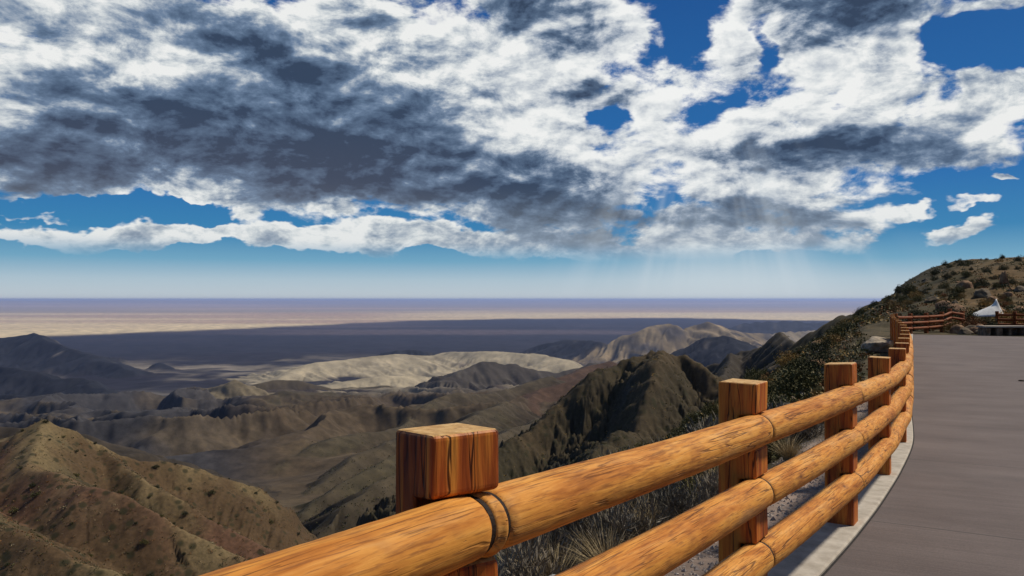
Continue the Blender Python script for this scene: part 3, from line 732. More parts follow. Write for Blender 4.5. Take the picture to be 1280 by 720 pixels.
M['leaf_gold'] = mat_leaf('golden_leaves', (.15, .10, .030), (.33, .22, .075))
M['leaf_rust'] = mat_leaf('rusty_leaves', (.12, .055, .022), (.27, .135, .052))
M['leaf_grey'] = mat_leaf('grey_twigs', (.085, .078, .066), (.24, .215, .185))
M['leaf_green'] = mat_leaf('green_blades', (.075, .105, .040), (.24, .28, .13))
M['straw'] = mat_leaf('straw_blades', (.16, .125, .070), (.38, .31, .19))
M['wood_stem'] = mat_simple('twig_bark', (.05, .035, .022), (.12, .09, .06), 20)
M['canvas'] = mat_simple('white_canvas', (.62, .60, .56), (.76, .74, .70), 6, .8, .2, .01)
M['metal'] = mat_simple('dark_metal', (.03, .028, .027), (.06, .055, .05), 20, .5)
M['slab'] = mat_simple('bench_slab', (.34, .29, .23), (.50, .44, .36), 8, .9)
M['stone'] = mat_simple('bench_stone', (.13, .085, .052), (.34, .235, .15), 7, .9, .9, .03)

def mk(name, verts, faces, mat, parent=None, smooth=False, mats=None):
    me = bpy.data.meshes.new(name)
    me.from_pydata([tuple(v) for v in verts], [], [tuple(f) for f in faces])
    me.materials.append(mat)
    if smooth: me.polygons.foreach_set('use_smooth', [True] * len(me.polygons))
    me.update()
    o = bpy.data.objects.new(name, me); COL.objects.link(o)
    if parent is not None: o.parent = parent
    return o
def from_bm(name, bm, mat, parent=None, smooth=False):
    me = bpy.data.meshes.new(name); bm.to_mesh(me); bm.free(); me.materials.append(mat)
    if smooth: me.polygons.foreach_set('use_smooth', [True] * len(me.polygons))
    o = bpy.data.objects.new(name, me); COL.objects.link(o)
    if parent is not None: o.parent = parent
    return o
def thing(name, label, cat, loc=(0, 0, 0), rz=0.0, group=None):
    o = bpy.data.objects.new(name, None); COL.objects.link(o)
    o.location = loc; o.rotation_euler = (0, 0, rz); o['label'] = label; o['category'] = cat
    if group: o['group'] = group
    return o
def tag(o, label, cat, group=None):
    o['label'] = label; o['category'] = cat
    if group: o['group'] = group
    return o

# ------------------------------------------------------------------ path, kerb
def resample(line, step):
    out = []; 
    for (x0, y0), (x1, y1) in zip(line[:-1], line[1:]):
        L = math.hypot(x1 - x0, y1 - y0); k = max(1, int(round(L / step)))
        out += [(x0 + (x1 - x0) * i / k, y0 + (y1 - y0) * i / k) for i in range(k)]
    out.append(tuple(line[-1])); return np.array(out)
def smooth_line(pts, it=12):
    pts = np.array(pts, float)
    for _ in range(it): pts[1:-1] = .5 * pts[1:-1] + .25 * (pts[:-2] + pts[2:])
    return pts
def normals(pts):
    t = np.gradient(pts, axis=0); t /= np.linalg.norm(t, axis=1)[:, None]
    return np.stack([t[:, 1], -t[:, 0]], 1)            # pointing right, onto the path
PATH_END = 39.2
# the paving edge runs a hand's width right of the posts and straightens beyond the eleventh
edge_px = [(1040, 5.0), (1068, 5.55), (1114, 7.5), (1131, 9.8), (1137, 13), (1139, 18), (1139.5, 24), (1140, 30), (1140.5, 34), (1141, PATH_END)]
ctrl = [(-4.4, -5.0), (-1.33 + .13, 0.0 - .08)] + [(FPX[1][0] + .128, FPX[1][1] - .082), (FPX[2][0] + .128, FPX[2][1] - .082), (FPX[3][0] + .125, FPX[3][1] - .085)]
ctrl += [(FPX[4][0] + .125, FPX[4][1] - .08), (FPX[5][0] + .15, FPX[5][1] - .08)] + [((x - 640) / F * d, d) for x, d in edge_px[4:]]
edge = smooth_line(resample(ctrl, .25), 14)
NE = normals(edge)
run = np.concatenate([[0], np.cumsum(np.linalg.norm(np.diff(edge, axis=0), axis=1))])
offs = np.array([0.012, .3, .7, 1.3, 2.2, 3.4, 5.0, 7.0, 8.6])
PX = edge[:, 0][:, None] + NE[:, 0][:, None] * offs; PY = edge[:, 1][:, None] + NE[:, 1][:, None] * offs
PY = np.minimum(PY, PATH_END + 0 * PY)
PZ = path_z(PY)
me = mesh_grid('path', PX, PY, PZ, {'run': np.repeat(run[:, None], len(offs), 1)}); me.materials.append(M['paving'])
me.flip_normals()
path = bpy.data.objects.new('path', me); COL.objects.link(path); path['kind'] = 'structure'
path['label'] = 'broad grey concrete path curving away beside the log fence'
# kerb strip the posts stand on
prof = [(-.31, -.06), (-.31, .012), (-.30, .022), (-.012, .022), (0.0, .014), (0.0, -.06)]
KXY = [(edge + NE * o) for o, _ in prof]
KX = np.stack([k[:, 0] for k in KXY], 1); KY = np.stack([k[:, 1] for k in KXY], 1)
KZ = path_z(edge[:, 1])[:, None] + np.array([h for _, h in prof])[None, :]
me = mesh_grid('kerb', KX, KY, KZ, smooth=False); me.flip_normals(); me.materials.append(M['kerb'])
kerb = bpy.data.objects.new('kerb', me); COL.objects.link(kerb); kerb['kind'] = 'structure'
kerb['label'] = 'pale concrete kerb strip under the log fence'
# dark filler between kerb and paving
FX = [(edge + NE * o) for o in (-.001, .013)]
me = mesh_grid('kerb_joint', np.stack([f[:, 0] for f in FX], 1), np.stack([f[:, 1] for f in FX], 1), path_z(edge[:, 1])[:, None] + np.array([[.003, .003]]), smooth=False)
me.flip_normals(); me.materials.append(M['edge'])
kj = bpy.data.objects.new('kerb_joint', me); COL.objects.link(kj); kj['kind'] = 'structure'

# ------------------------------------------------------------------ fences
POST_W, POST_H, RR = .178, 1.105, .075
RZ = (-.218, -.508, -.800)          # rail heights under the post top
ROFF = .072                          # rails sit notched into the path side of the post
def post_mesh(seed, fine):
    rs = random.Random(seed); w = POST_W / 2; bm = bmesh.new()
    # side profile across the fence: x = towards the path, z up, notched for the three rails
    pr = [(-w, -POST_H - .12), (-w, 0)]
    pr += [(w, 0)]
    for k, rz in enumerate(RZ):
        g = RR + .005
        pr += [(w, rz + g + .004), (w - .012, rz + g - .002), (ROFF - RR + .012, rz + g - .010), (ROFF - RR + .006, rz - g + .010), (w - .012, rz - g + .002), (w, rz - g - .004)]
    pr += [(w, -POST_H - .12)]
    n = len(pr)
    a = [bm.verts.new((x, -w, z)) for x, z in pr]; b = [bm.verts.new((x, w, z)) for x, z in pr]
    bm.faces.new(a); bm.faces.new(list(reversed(b)))
    for i in range(n): bm.faces.new((a[i], b[i], b[(i + 1) % n], a[(i + 1) % n]))
    bmesh.ops.recalc_face_normals(bm, faces=bm.faces)
    sharp = [e for e in bm.edges if len(e.link_faces) == 2 and e.calc_face_angle(0) > .6]
    bmesh.ops.bevel(bm, geom=sharp, offset=.011 if fine else .006, segments=3 if fine else 1, affect='EDGES', profile=.6, clamp_overlap=True)
    if fine:
        # hewn, slightly uneven top and corners
        for v in bm.verts:
            if v.co.z > -.03:
                v.co.z += .010 * math.sin(v.co.x * 31 + seed) * math.cos(v.co.y * 27) + (.006 if abs(v.co.x) < w * .7 and abs(v.co.y) < w * .7 else 0) + .02 * v.co.x
            v.co.x += .002 * math.sin(v.co.z * 23 + seed); v.co.y += .0025 * math.sin(v.co.z * 17 + 2 * seed + v.co.x * 9)
    return bm
def rail_mesh(length, seed, fine):
    rs = np.random.RandomState(seed)
    nl, nr = (110, 64) if fine else (14, 14)
    x = np.linspace(0, length, nl)
    th = np.linspace(0, 2 * np.pi, nr, endpoint=False)
    Xg, T = np.meshgrid(x, th, indexing='ij')
    e = np.minimum(x, length - x)
    endr = 1 - .13 * np.exp(-(e / .005)) - (.045 * np.exp(-(e / .06)) if length > .2 else 0)
    r = RR * endr[:, None] * (1 + .018 * np.sin(Xg * 2.2 + seed) + .020 * fbm(Xg * 3 + seed, np.cos(T) * .6 + 3, .8, 3) + .016 * fbm(Xg * 9 + seed, np.sin(T) * 1.5 + np.cos(T), .5, 3))
    # hand-peeled flats
    r = r * (1 - .012 * np.maximum(0, np.cos(3 * T + .8 * np.sin(Xg * 1.7 + seed))))
    bow = .006 * np.sin(np.pi * x / length + seed)[:, None] * np.sin(np.pi * x / length)[:, None]
    V = np.stack([Xg, r * np.cos(T) + bow, r * np.sin(T) + bow * .5], -1).reshape(-1, 3).tolist()
    idx = np.arange(nl * nr).reshape(nl, nr); nx = np.roll(idx, -1, 1)
    Fc = np.stack([idx[:-1], nx[:-1], nx[1:], idx[1:]], -1).reshape(-1, 4).tolist()
    V += [(-.002, 0, 0), (length + .002, 0, 0)]
    c0, c1 = nl * nr, nl * nr + 1
    Fc += [(int(nx[0, i]), int(idx[0, i]), c0) for i in range(nr)] + [(int(idx[-1, i]), int(nx[-1, i]), c1) for i in range(nr)]
    return V, Fc
def cylinder(length, r, n, x0=0.0):
    V = []; Fc = []
    for x in (x0, x0 + length):
        V += [(x, r * math.cos(2 * math.pi * i / n), r * math.sin(2 * math.pi * i / n)) for i in range(n)]
    for i in range(n): Fc.append((i, (i + 1) % n, n + (i + 1) % n, n + i))
    Fc.append(tuple(range(n - 1, -1, -1))); Fc.append(tuple(range(n, 2 * n)))
    return V, Fc
def build_fence(name, pts, tops, label, fine_upto, cat='fence', rots=None, scale=1.0, rail_skip=(), wood=('post', 'rail')):
    """pts: plan positions of the posts, tops: height of each post top"""
    pts = [Vector((x, y, z)) for (x, y), z in zip(pts, tops)]
    root = thing(name, label, cat, tuple(pts[0] + Vector((0, 0, -POST_H * scale))))
    inv = root.location.copy()
    dirs = [(pts[i + 1] - pts[i]) for i in range(len(pts) - 1)]
    def hd(v): return math.atan2(v.y, v.x)
    heads = [hd(dirs[0])] + [hd(dirs[i - 1].normalized() + dirs[i].normalized()) for i in range(1, len(dirs))] + [hd(dirs[-1])]
    anchors = []
    for i, p in enumerate(pts):
        h = heads[i]; nrm = Vector((math.sin(h), -math.cos(h), 0))
        anchors.append(p + nrm * ROFF * scale)
        fine = i <= fine_upto
        a = h + (rots or {}).get(i, 0.0)
        # post local x points to the path side, y along the fence
        o = from_bm('post', post_mesh(i * 3 + 1, fine), M[wood[0]], root)
        o.location = p - inv; o.rotation_euler = (0, 0, a - math.pi / 2); o.scale = (scale, scale, scale)
    for i, d in enumerate(dirs):
        fine = i <= fine_upto
        for k, rz in enumerate(RZ):
            if (i, k) in rail_skip: continue
            A_ = anchors[i] + Vector((0, 0, rz * scale)); B_ = anchors[i + 1] + Vector((0, 0, rz * scale))
            v = B_ - A_; L = v.length; u = v.normalized()
            gap = .0035 * scale
            spacer = (i == 1)
            ln = L - 2 * gap - (.052 if spacer else 0)
            V, Fc = rail_mesh(ln / scale, i * 7 + k * 13 + 2, fine)
            o = mk('rail', V, Fc, M[wood[1]], root, smooth=True)
            q = Matrix(((u.x, u.y, u.z), (0, 0, 0), (0, 0, 0)))
            o.rotation_mode = 'QUATERNION'; o.rotation_quaternion = v.to_track_quat('X', 'Z')
            o.location = A_ + u * (gap + (.052 if spacer else 0)) - inv; o.scale = (scale,) * 3
            if i <= fine_upto + 4:
                V, Fc = cylinder(2 * gap / scale + .012, RR * .90, 32, -gap / scale - .006)
                j = mk('joint_band', V, Fc, M['joint'], root, smooth=False)
                j.rotation_mode = 'QUATERNION'; j.rotation_quaternion = o.rotation_quaternion; j.location = A_ - inv; j.scale = (scale,) * 3
                if spacer:
                    V, Fc = rail_mesh(.052 - .008, 77 + k, True)
                    c_ = mk('rail_collar', V, Fc, M['rail'], root, smooth=True)
                    c_.rotation_mode = 'QUATERNION'; c_.rotation_quaternion = o.rotation_quaternion; c_.location = A_ + u * .0045 - inv
                    V, Fc = cylinder(.018, RR * .90, 32, 0)
                    j = mk('joint_band', V, Fc, M['joint'], root); j.rotation_mode = 'QUATERNION'; j.rotation_quaternion = o.rotation_quaternion
                    j.location = A_ + u * .045 - inv
    return root
tops = [-.235] + [-(.300), -.386, -.430, -.535]
for x, d in FP[4:]: tops.append(float(path_z(d)) + POST_H - .0)
build_fence('log_fence', FPX, tops, 'honey brown log fence with square posts and three round rails beside the path', 4, rots={1: R(-20)})

# fence across the far end of the path
fpx = [((1119 - 640) / F * 38.6, 38.6), ((1137.5 - 640) / F * 40.6, 40.6), ((1157.5 - 640) / F * 41.8, 41.8), ((1177 - 640) / F * 43.0, 43.0), ((1187 - 640) / F * 43.6, 43.6), ((1203 - 640) / F * 44.4, 44.4)]
build_fence('log_fence', fpx, [float(path_z(p[1])) + 1.03 + a for p, a in zip(fpx, (.06, 0.02, .02, .05, .22, .08))], 'short dark brown log fence crossing behind the far end of the path', -5, wood=('darkrail', 'darkrail'))
fpx = [((x - 640) / F * d, d) for x, d in ((1246, 46.5), (1268, 45.9), (1290, 45.3), (1312, 44.7), (1334, 44.1))]
build_fence('log_fence', fpx, [float(path_z(p[1])) + 1.06 for p in fpx], 'brown log fence behind the stone bench, running out of the picture', -5, wood=('darkrail', 'darkrail'))

# ------------------------------------------------------------------ plants and rocks
def bush_mesh(name, seed, clumps=16, leaves=60, leaf=.05, width=1.0, height=.7, mat=None, mat2=None, twigs=18, spiky=0.0):
    """a bush one metre wide: leaf-sized faces in uneven clumps on forked twigs (root at the origin)"""
    rs = np.random.RandomState(seed); V = []; Fc = []; MI = []
    cents = []
    for c in range(clumps):
        a = rs.rand() * 2 * np.pi; r = math.sqrt(rs.rand()) * .40 * width
        zc = height * (.18 + .72 * rs.rand() * (1 - (r / (.5 * width)) ** 2))
        cents.append((r * math.cos(a), r * math.sin(a), zc, .09 + .12 * rs.rand()))
    for (cx, cy, cz, cr) in cents:
        n = int(leaves * (.6 + .8 * rs.rand()))
        p = rs.normal(size=(n, 3)); p /= np.linalg.norm(p, axis=1)[:, None]; p *= (cr * (.45 + .75 * rs.rand(n) ** .5))[:, None]
        p[:, 2] *= .8
        out = p / np.linalg.norm(p, axis=1)[:, None]
        for q, o_ in zip(p, out):
            d = rs.normal(size=3) + o_ * 1.2 + np.array([0, 0, .6 + spiky]); d /= np.linalg.norm(d)
            s = np.cross(d, rs.normal(size=3)); s /= np.linalg.norm(s) + 1e-9
            L = leaf * (.6 + .9 * rs.rand()) * (1 + spiky); w_ = leaf * (.30 + .2 * rs.rand()) / (1 + spiky)
            b = np.array([cx, cy, cz]) + q; i = len(V)
            if b[2] < .01: continue
            V += [b - s * w_ * .3, b + d * L * .5 - s * w_, b + d * L, b + d * L * .5 + s * w_]
            Fc.append((i, i + 1, i + 2, i + 3)); MI.append(0)
    for t in range(twigs):
        cx, cy, cz, cr = cents[t % len(cents)]
        tip = np.array([cx, cy, cz]) + rs.normal(size=3) * cr * .8; tip[2] = max(tip[2], .12)
        mid = tip * .5 + np.array([rs.normal() * .04, rs.normal() * .04, .02]); b0 = np.array([rs.normal() * .03, rs.normal() * .03, -.03])
        for (p0, p1, w0, w1) in ((b0, mid, .013, .008), (mid, tip, .008, .003)):
            i = len(V)
            for pt, w_ in ((p0, w0), (p1, w1)):
                V += [pt + np.array([w_, 0, 0]), pt + np.array([-w_ * .5, w_ * .87, 0]), pt + np.array([-w_ * .5, -w_ * .87, 0])]
            for k in range(3): Fc.append((i + k, i + (k + 1) % 3, i + 3 + (k + 1) % 3, i + 3 + k)); MI.append(1)
    me = bpy.data.meshes.new(name); me.from_pydata([tuple(v) for v in V], [], Fc)
    me.materials.append(mat); me.materials.append(mat2 or M['wood_stem'])
    me.polygons.foreach_set('material_index', MI); me.update()
    return me
def blade_mesh(name, seed, n=260, h=.5, spread=.22, w=.006, mat=None, droop=.5):
    """a tuft of arching blades or dry stalks"""
    rs = np.random.RandomState(seed); V = []; Fc = []
    for k in range(n):
        a = rs.rand() * 2 * np.pi; r0 = rs.rand() ** .7 * spread * .4; lean = rs.rand() ** .8 * spread * 2.2
        L = h * (.45 + .75 * rs.rand()); ww = w * (.6 + .8 * rs.rand())
        base = np.array([r0 * math.cos(a), r0 * math.sin(a), -.02]); dr = np.array([math.cos(a + rs.normal() * .4), math.sin(a + rs.normal() * .4), 0])
        sd_ = np.array([-dr[1], dr[0], 0]); rot = rs.rand() * np.pi; sd_ = sd_ * math.cos(rot) + dr * math.sin(rot) * .6
        i = len(V); ns = 4
        for s in range(ns + 1):
            t = s / ns; p = base + dr * lean * t ** 1.6 + np.array([0, 0, L * (t - droop * .35 * t * t * lean / (spread * 2.2))])
            wd = ww * (1 - t) ** .7
            V += [p - sd_ * wd, p + sd_ * wd]
        for s in range(ns): Fc.append((i + 2 * s, i + 2 * s + 1, i + 2 * s + 3, i + 2 * s + 2))
    me = bpy.data.meshes.new(name); me.from_pydata([tuple(v) for v in V], [], Fc); me.materials.append(mat); me.update()
    return me
def rock_mesh(name, seed, mat, sx=1.0, sy=.8, sz=.6, sub=4, rough=.28):
    bm = bmesh.new(); bmesh.ops.create_icosphere(bm, subdivisions=sub, radius=.5)
    rs = np.random.RandomState(seed)
    planes = rs.normal(size=(11, 3)); planes /= np.linalg.norm(planes, axis=1)[:, None]; offs_ = .30 + .16 * rs.rand(11)
    co = np.array([v.co[:] for v in bm.verts])
    for pl, of in zip(planes, offs_):
        dp = co @ pl - of; co = co - np.clip(dp, 0, None)[:, None] * pl * .92
    n = fbm(co[:, 0] * 3 + seed, co[:, 1] * 3 + co[:, 2] * 2.3, 1.0, 4) * .5 + fbm(co[:, 2] * 4 - seed, co[:, 0] * 3 - co[:, 1] * 2, .9, 4) * .5
    co = co * (1 + rough * n)[:, None] * np.array([sx, sy, sz]); co[:, 2] += sz * .18
    for v, c in zip(bm.verts, co): v.co = c
    me = bpy.data.meshes.new(name); bm.to_mesh(me); bm.free(); me.materials.append(mat)
    me.polygons.foreach_set('use_smooth', [True] * len(me.polygons))
    me.update(); return me
def put(me, name, x, y, s, label, cat, group=None, rz=None, dz=0.0, sc=(1, 1, 1), z=None):
    o = bpy.data.objects.new(name, me); COL.objects.link(o)
    zz_ = float(sheet_z(x, y)) if z is None else z
    o.location = (x, y, zz_ + dz); o.rotation_euler = (0, 0, random.uniform(0, 6.28) if rz is None else rz)
    o.scale = (s * sc[0], s * sc[1], s * sc[2])
    return tag(o, label, cat, group)

dark_b = [bush_mesh('shrub_mesh', 20 + i, 14, 34, .10, 1.0, .62, M[m]) for i, m in enumerate(('leaf_dark', 'leaf_dark', 'leaf_olive'))]
# shrubs on the left hill: laid out over the slope, thicker in its gullies
rs = np.random.RandomState(5)
cnt = 0
named_px = [(30, 568), (44, 560), (92, 566), (96, 592), (142, 588), (134, 594), (112, 572), (64, 655), (20, 661), (54, 661), (88, 660), (112, 664), (185, 664),
            (110, 681), (66, 688), (160, 640), (278, 588), (275, 639), (210, 660), (250, 640), (330, 612), (300, 640), (70, 712), (235, 600)]
cells = np.argwhere((KI0 == KINDS.index('near')) & (DD > 180) & (DD < 470) & (np.degrees(np.arctan2(GX, GY)) < -12))
pk = cells[rs.permutation(len(cells))]
taken = []
for j, i in pk:
    x, y = GX[j, i], GY[j, i]
    # even cover over the ground, kept apart
    if any((x - a) ** 2 + (y - b) ** 2 < 4.5 ** 2 for a, b in taken): continue
    if fbm(np.array([x]), np.array([y]), 45, 3)[0] + .25 * rs.rand() < -.02: continue
    taken.append((x, y))
    s = 1.3 + 2.6 * rs.rand() ** 2
    px_ = 640 + F * x / y; py_ = HOR - F * float(sheet_z(x, y)) / y
    wl = ('on the peak' if py_ < 575 and px_ < 140 else 'on the upper left flank' if px_ < 140 and py_ < 640 else 'at the lower left foot' if px_ < 140 else 'on the middle shoulder' if px_ < 260 and py_ < 640 else 'on the lower middle flank' if px_ < 260 else 'on the right hand end') + ' of the left foreground hill'
    big = 'large' if s > 2.6 else 'small' if s < 1.6 else 'mid sized'
    put(dark_b[rs.randint(3)], 'desert_shrub', x, y, s, '%s dark desert shrub ' % big + wl, 'shrub', '%s shrubs ' % big + wl, dz=-.1)
    if len(taken) >= 230: break

# plants on the slope below the fence and on the hill beyond the path's end
hill = {'o': bush_mesh('bush_mesh', 41, 26, 95, .042, 1.0, .75, M['leaf_olive']), 'd': bush_mesh('bush_mesh', 42, 26, 95, .042, 1.0, .8, M['leaf_dark']),
        'g': bush_mesh('bush_mesh', 43, 26, 95, .040, 1.0, .65, M['leaf_gold']), 'r': bush_mesh('bush_mesh', 44, 26, 95, .040, 1.0, .6, M['leaf_rust'])}
LAB = {'o': ('olive green rounded bush on the slope below the log fence', 'olive bushes on the slope below the fence'),
       'd': ('dark green dense bush on the slope below the log fence', 'dark bushes on the slope below the fence'),
       'g': ('golden dry bush on the slope below the log fence', 'golden bushes on the slope below the fence'),
       'r': ('rusty brown bush on the slope below the log fence', 'rusty bushes on the slope below the fence')}
LAB2 = {'o': ('olive green bush on the hillside above the far end of the path', 'olive bushes on the hill'),
        'd': ('dark green bush on the hillside above the far end of the path', 'dark bushes on the hill'),
        'g': ('golden bush on the hillside above the far end of the path', 'golden bushes on the hill'),
        'r': ('rusty brown bush on the hillside above the far end of the path', 'rusty bushes on the hill')}
def where_left(p, d):
    if d < 24: return 'close behind the rails near the third post'
    if d < 60: return 'part way down the slope beyond the fence bend' if p > 1000 else 'low on the slope behind the second post'
    return 'far down the slope under the grey ridge' if p < 940 else 'far along the slope at the foot of the dark hill'
def where_hill(p, d):
    a = 'near the foot of' if d < 75 else ('half way up' if d < 130 else 'along the crest of')
    return a + (' the hill left of the far fence corner' if p < 1125 else ' the hill above the far fence' if p < 1215 else ' the hill above the white canopy and bench')
NM = {'o': 'olive green rounded bush ', 'd': 'dark green bush ', 'g': 'golden dry bush ', 'r': 'rusty brown bush '}
def scatter(n, px0, px1, d0, d1, kinds, s0, s1, side, lab, gap, seed, keep=None):
    rs = np.random.RandomState(seed); t = []; tries = 0
    while len(t) < n and tries < 20000:
        tries += 1
        d = math.exp(rs.uniform(math.log(d0), math.log(d1))); p = rs.uniform(px0, px1)
        x, y = (p - 640) / F * d, d
        sdv, _ = polyline_dist(np.array([x]), np.array([y]), _line)
        if side == 'left' and sdv[0] < 2.2: continue
        if side == 'hill' and (y < 50 or sdv[0] > -1 and y < 60): continue
        if keep and not keep(x, y, d, p): continue
        if any((x - a) ** 2 + (y - b) ** 2 < (gap * (e + s1)) ** 2 for a, b, e in t): continue
        k = kinds[rs.randint(len(kinds))]; s = rs.uniform(s0, s1) * (.75 + .5 * rs.rand())
        t.append((x, y, s))
        put(hill[k], 'hillside_bush', x, y, s, NM[k] + (where_left(p, d) if side == 'left' else where_hill(p, d)), 'bush', NM[k].strip() + 'es ' + (where_left(p, d) if side == 'left' else where_hill(p, d)), dz=-.08 * s, sc=(1, 1, rs.uniform(.8, 1.2)))
scatter(78, 840, 1110, 13, 60, 'oodog', .5, 1.5, 'left', LAB, .32, 1)
scatter(60, 640, 1110, 45, 170, 'oodgo', .9, 2.1, 'left', LAB, .3, 2)
scatter(56, 1100, 1330, 50, 100, 'gogoro', .6, 1.3, 'hill', LAB2, .30, 3)
scatter(92, 1040, 1330, 80, 190, 'ddogood', .8, 1.8, 'hill', LAB2, .28, 4)

# low scrub that nobody could count
def scrub(name, label, spots, s0, s1, leaves, mats, seed, leafk=.16):
    rs = np.random.RandomState(seed); n = len(spots)
    x, y = spots[:, 0], spots[:, 1]; z = sheet_z(x, y); s = s0 + (s1 - s0) * rs.rand(n) ** 2
    N = n * leaves
    b = np.repeat(np.stack([x, y, z], 1), leaves, 0); ss = np.repeat(s, leaves)[:, None]
    p = rs.normal(size=(N, 3)); p /= np.linalg.norm(p, axis=1)[:, None]; p[:, 2] = np.abs(p[:, 2]) * .75
    p = p * ss * .5 * (.35 + .65 * rs.rand(N, 1) ** .5)
    d = rs.normal(size=(N, 3)) + p / ss * 2 + np.array([0, 0, .5]); d /= np.linalg.norm(d, axis=1)[:, None]
    e = np.cross(d, rs.normal(size=(N, 3))); e /= np.linalg.norm(e, axis=1)[:, None]
    L = ss * leafk * (.6 + .8 * rs.rand(N, 1)); q = b + p
    V = np.stack([q - e * L * .15, q + d * L * .5 - e * L * .35, q + d * L, q + d * L * .5 + e * L * .35], 1).reshape(-1, 3).astype(np.float32)
    me = bpy.data.meshes.new(name); me.vertices.add(len(V)); me.vertices.foreach_set('co', V.ravel())
    me.loops.add(4 * N); me.loops.foreach_set('vertex_index', np.arange(4 * N, dtype=np.int32))
    me.polygons.add(N); me.polygons.foreach_set('loop_start', np.arange(0, 4 * N, 4, dtype=np.int32)); me.polygons.foreach_set('loop_total', np.full(N, 4, np.int32))
    for m_ in mats: me.materials.append(M[m_])
    me.polygons.foreach_set('material_index', np.repeat(rs.randint(0, len(mats), n), leaves).astype(np.int32)); me.update(calc_edges=True)
    o = bpy.data.objects.new(name, me); COL.objects.link(o); o['kind'] = 'stuff'; o['label'] = label
def cell_spots(mask, n, seed, thin=None):
    rs = np.random.RandomState(seed); c = np.argwhere(mask); c = c[rs.randint(0, len(c), n)]
    j, i = c[:, 0], c[:, 1]; u = rs.rand(n, 1)
    P_ = np.stack([GX[j, i], GY[j, i]], 1)
    return P_ * (1 + .004 * rs.normal(size=(n, 1))) + rs.normal(size=(n, 2)) * .05 * 0
isk = lambda *k: np.isin(KI0, [KINDS.index(q) for q in k])
SDg = SD_
scrub('hill_scrub', 'low scrub covering the hill beyond the far fence', cell_spots(isk('slope', 'bank') & (GY > 55) & (DD < 210) & (SDg < 22), 2600, 1), .35, 1.5, 30, ['leaf_olive', 'leaf_gold', 'leaf_dark', 'leaf_dark', 'leaf_gold', 'leaf_rust'], 1)
scrub('slope_scrub', 'low scrub and grass on the slope below the log fence', cell_spots(isk('slope', 'bank') & (SDg > 2.0) & (DD > 9) & (DD < 60), 2400, 2), .22, .9, 34, ['leaf_olive', 'leaf_gold', 'straw', 'leaf_olive', 'leaf_dark', 'leaf_grey'], 2)
scrub('slope_scrub', 'low scrub farther down the slope below the log fence', cell_spots(isk('slope', 'bank') & (SDg > 2.0) & (DD > 45) & (DD < 210), 3200, 3), .4, 1.5, 26, ['leaf_olive', 'leaf_gold', 'leaf_olive', 'leaf_dark', 'leaf_grey'], 3)
scrub('slope_scrub', 'grass and low scrub on the ground just left of the log fence', cell_spots(isk('slope') & (SDg > 1.0) & (SDg < 9) & (DD > 12) & (DD < 60), 3600, 8), .18, .75, 30, ['leaf_olive', 'leaf_gold', 'straw', 'leaf_olive', 'leaf_rust'], 8)
scrub('hill_grass', 'dry grass and low scrub on the left hill', cell_spots(isk('near') & (DD > 150) & (DD < 520), 15000, 4), .35, 1.6, 11, ['leaf_olive', 'straw', 'leaf_dark', 'leaf_dark', 'leaf_rust'], 4, .30)
scrub('ridge_scrub', 'dark scrub on the rocky ridge', cell_spots(isk('rock', 'grey') & (DD > 200) & (DD < 760), 9000, 5), .6, 2.2, 10, ['leaf_olive', 'leaf_dark', 'leaf_dark', 'leaf_gold'], 5, .30)
scrub('valley_scrub', 'scattered scrub on the valley ridges', cell_spots(isk('mid', 'red') & (DD > 450) & (DD < 2300), 11000, 6), 1.2, 3.8, 5, ['leaf_olive', 'leaf_dark', 'leaf_dark'], 6, .36)

# rocks of the hillside
rk = [rock_mesh('boulder_mesh', 60 + i, M['redrock'] if i % 2 else M['darkrock'], 1, .8 + .1 * i, .62 + .12 * i) for i in range(4)]
rs = np.random.RandomState(9)
for i in range(34):
    d = math.exp(rs.uniform(math.log(48), math.log(140))); p = rs.uniform(1150, 1330)
    put(rk[i % 4], 'boulder', (p - 640) / F * d, d, rs.uniform(.6, 1.9), 'weathered %s boulder ' % ('rusty' if i % 2 else 'grey brown') + where_hill(p, d), 'boulder', '%s boulders ' % ('rusty' if i % 2 else 'grey brown') + where_hill(p, d), dz=-.15)
for i in range(30):
    d = math.exp(rs.uniform(math.log(12), math.log(90))); p = rs.uniform(860, 1100)
    x, y = (p - 640) / F * d, d
    if polyline_dist(np.array([x]), np.array([y]), _line)[0][0] < 2.5: continue
    put(rk[(i * 3) % 4], 'boulder', x, y, rs.uniform(.4, 1.5), '%s rock ' % ('rusty' if (i * 3) % 4 % 2 else 'grey brown') + where_left(p, d), 'boulder', '%s rocks ' % ('rusty' if (i * 3) % 4 % 2 else 'grey brown') + where_left(p, d), dz=-.1)
rp = rock_mesh('boulder_mesh', 71, M['tanrock'], 1.25, .9, .62, 5)
put(rp, 'boulder', (1099 - 640) / F * 27.5, 27.5, 1.15, 'pale rounded boulder beside the bend of the log fence', 'boulder', rz=.3, dz=.12)
rp2 = rock_mesh('boulder_mesh', 72, M['rock'], 1.0, .9, .75, 5)
put(rp2, 'boulder', (1000 - 640) / F * 13.5, 13.5, 1.05, 'broad grey brown boulder behind the second and third fence posts', 'boulder', rz=1.2, dz=-.1)
rp3 = rock_mesh('boulder_mesh', 73, M['redrock'], .5, .45, 1.3, 5)
put(rp3, 'rock_pillar', (1255.5 - 640) / F * 84, 84, 2.4, 'slim upright rock standing on the hillside above the white canopy', 'rock pillar', rz=.2, dz=-.2)
for i, (p, d, s) in enumerate(((1206, 40.6, 1.0), (1218, 40.9, .85), (1228, 40.4, .7), (1196, 41.4, .8), (1212, 41.9, 1.2), (1224, 42.2, 1.1))):
    put(rk[i % 4], 'boulder', (p - 640) / F * d, d, s, 'brown boulder in the heap left of the stone bench', 'boulder', 'boulders heaped left of the stone bench', dz=-.05)
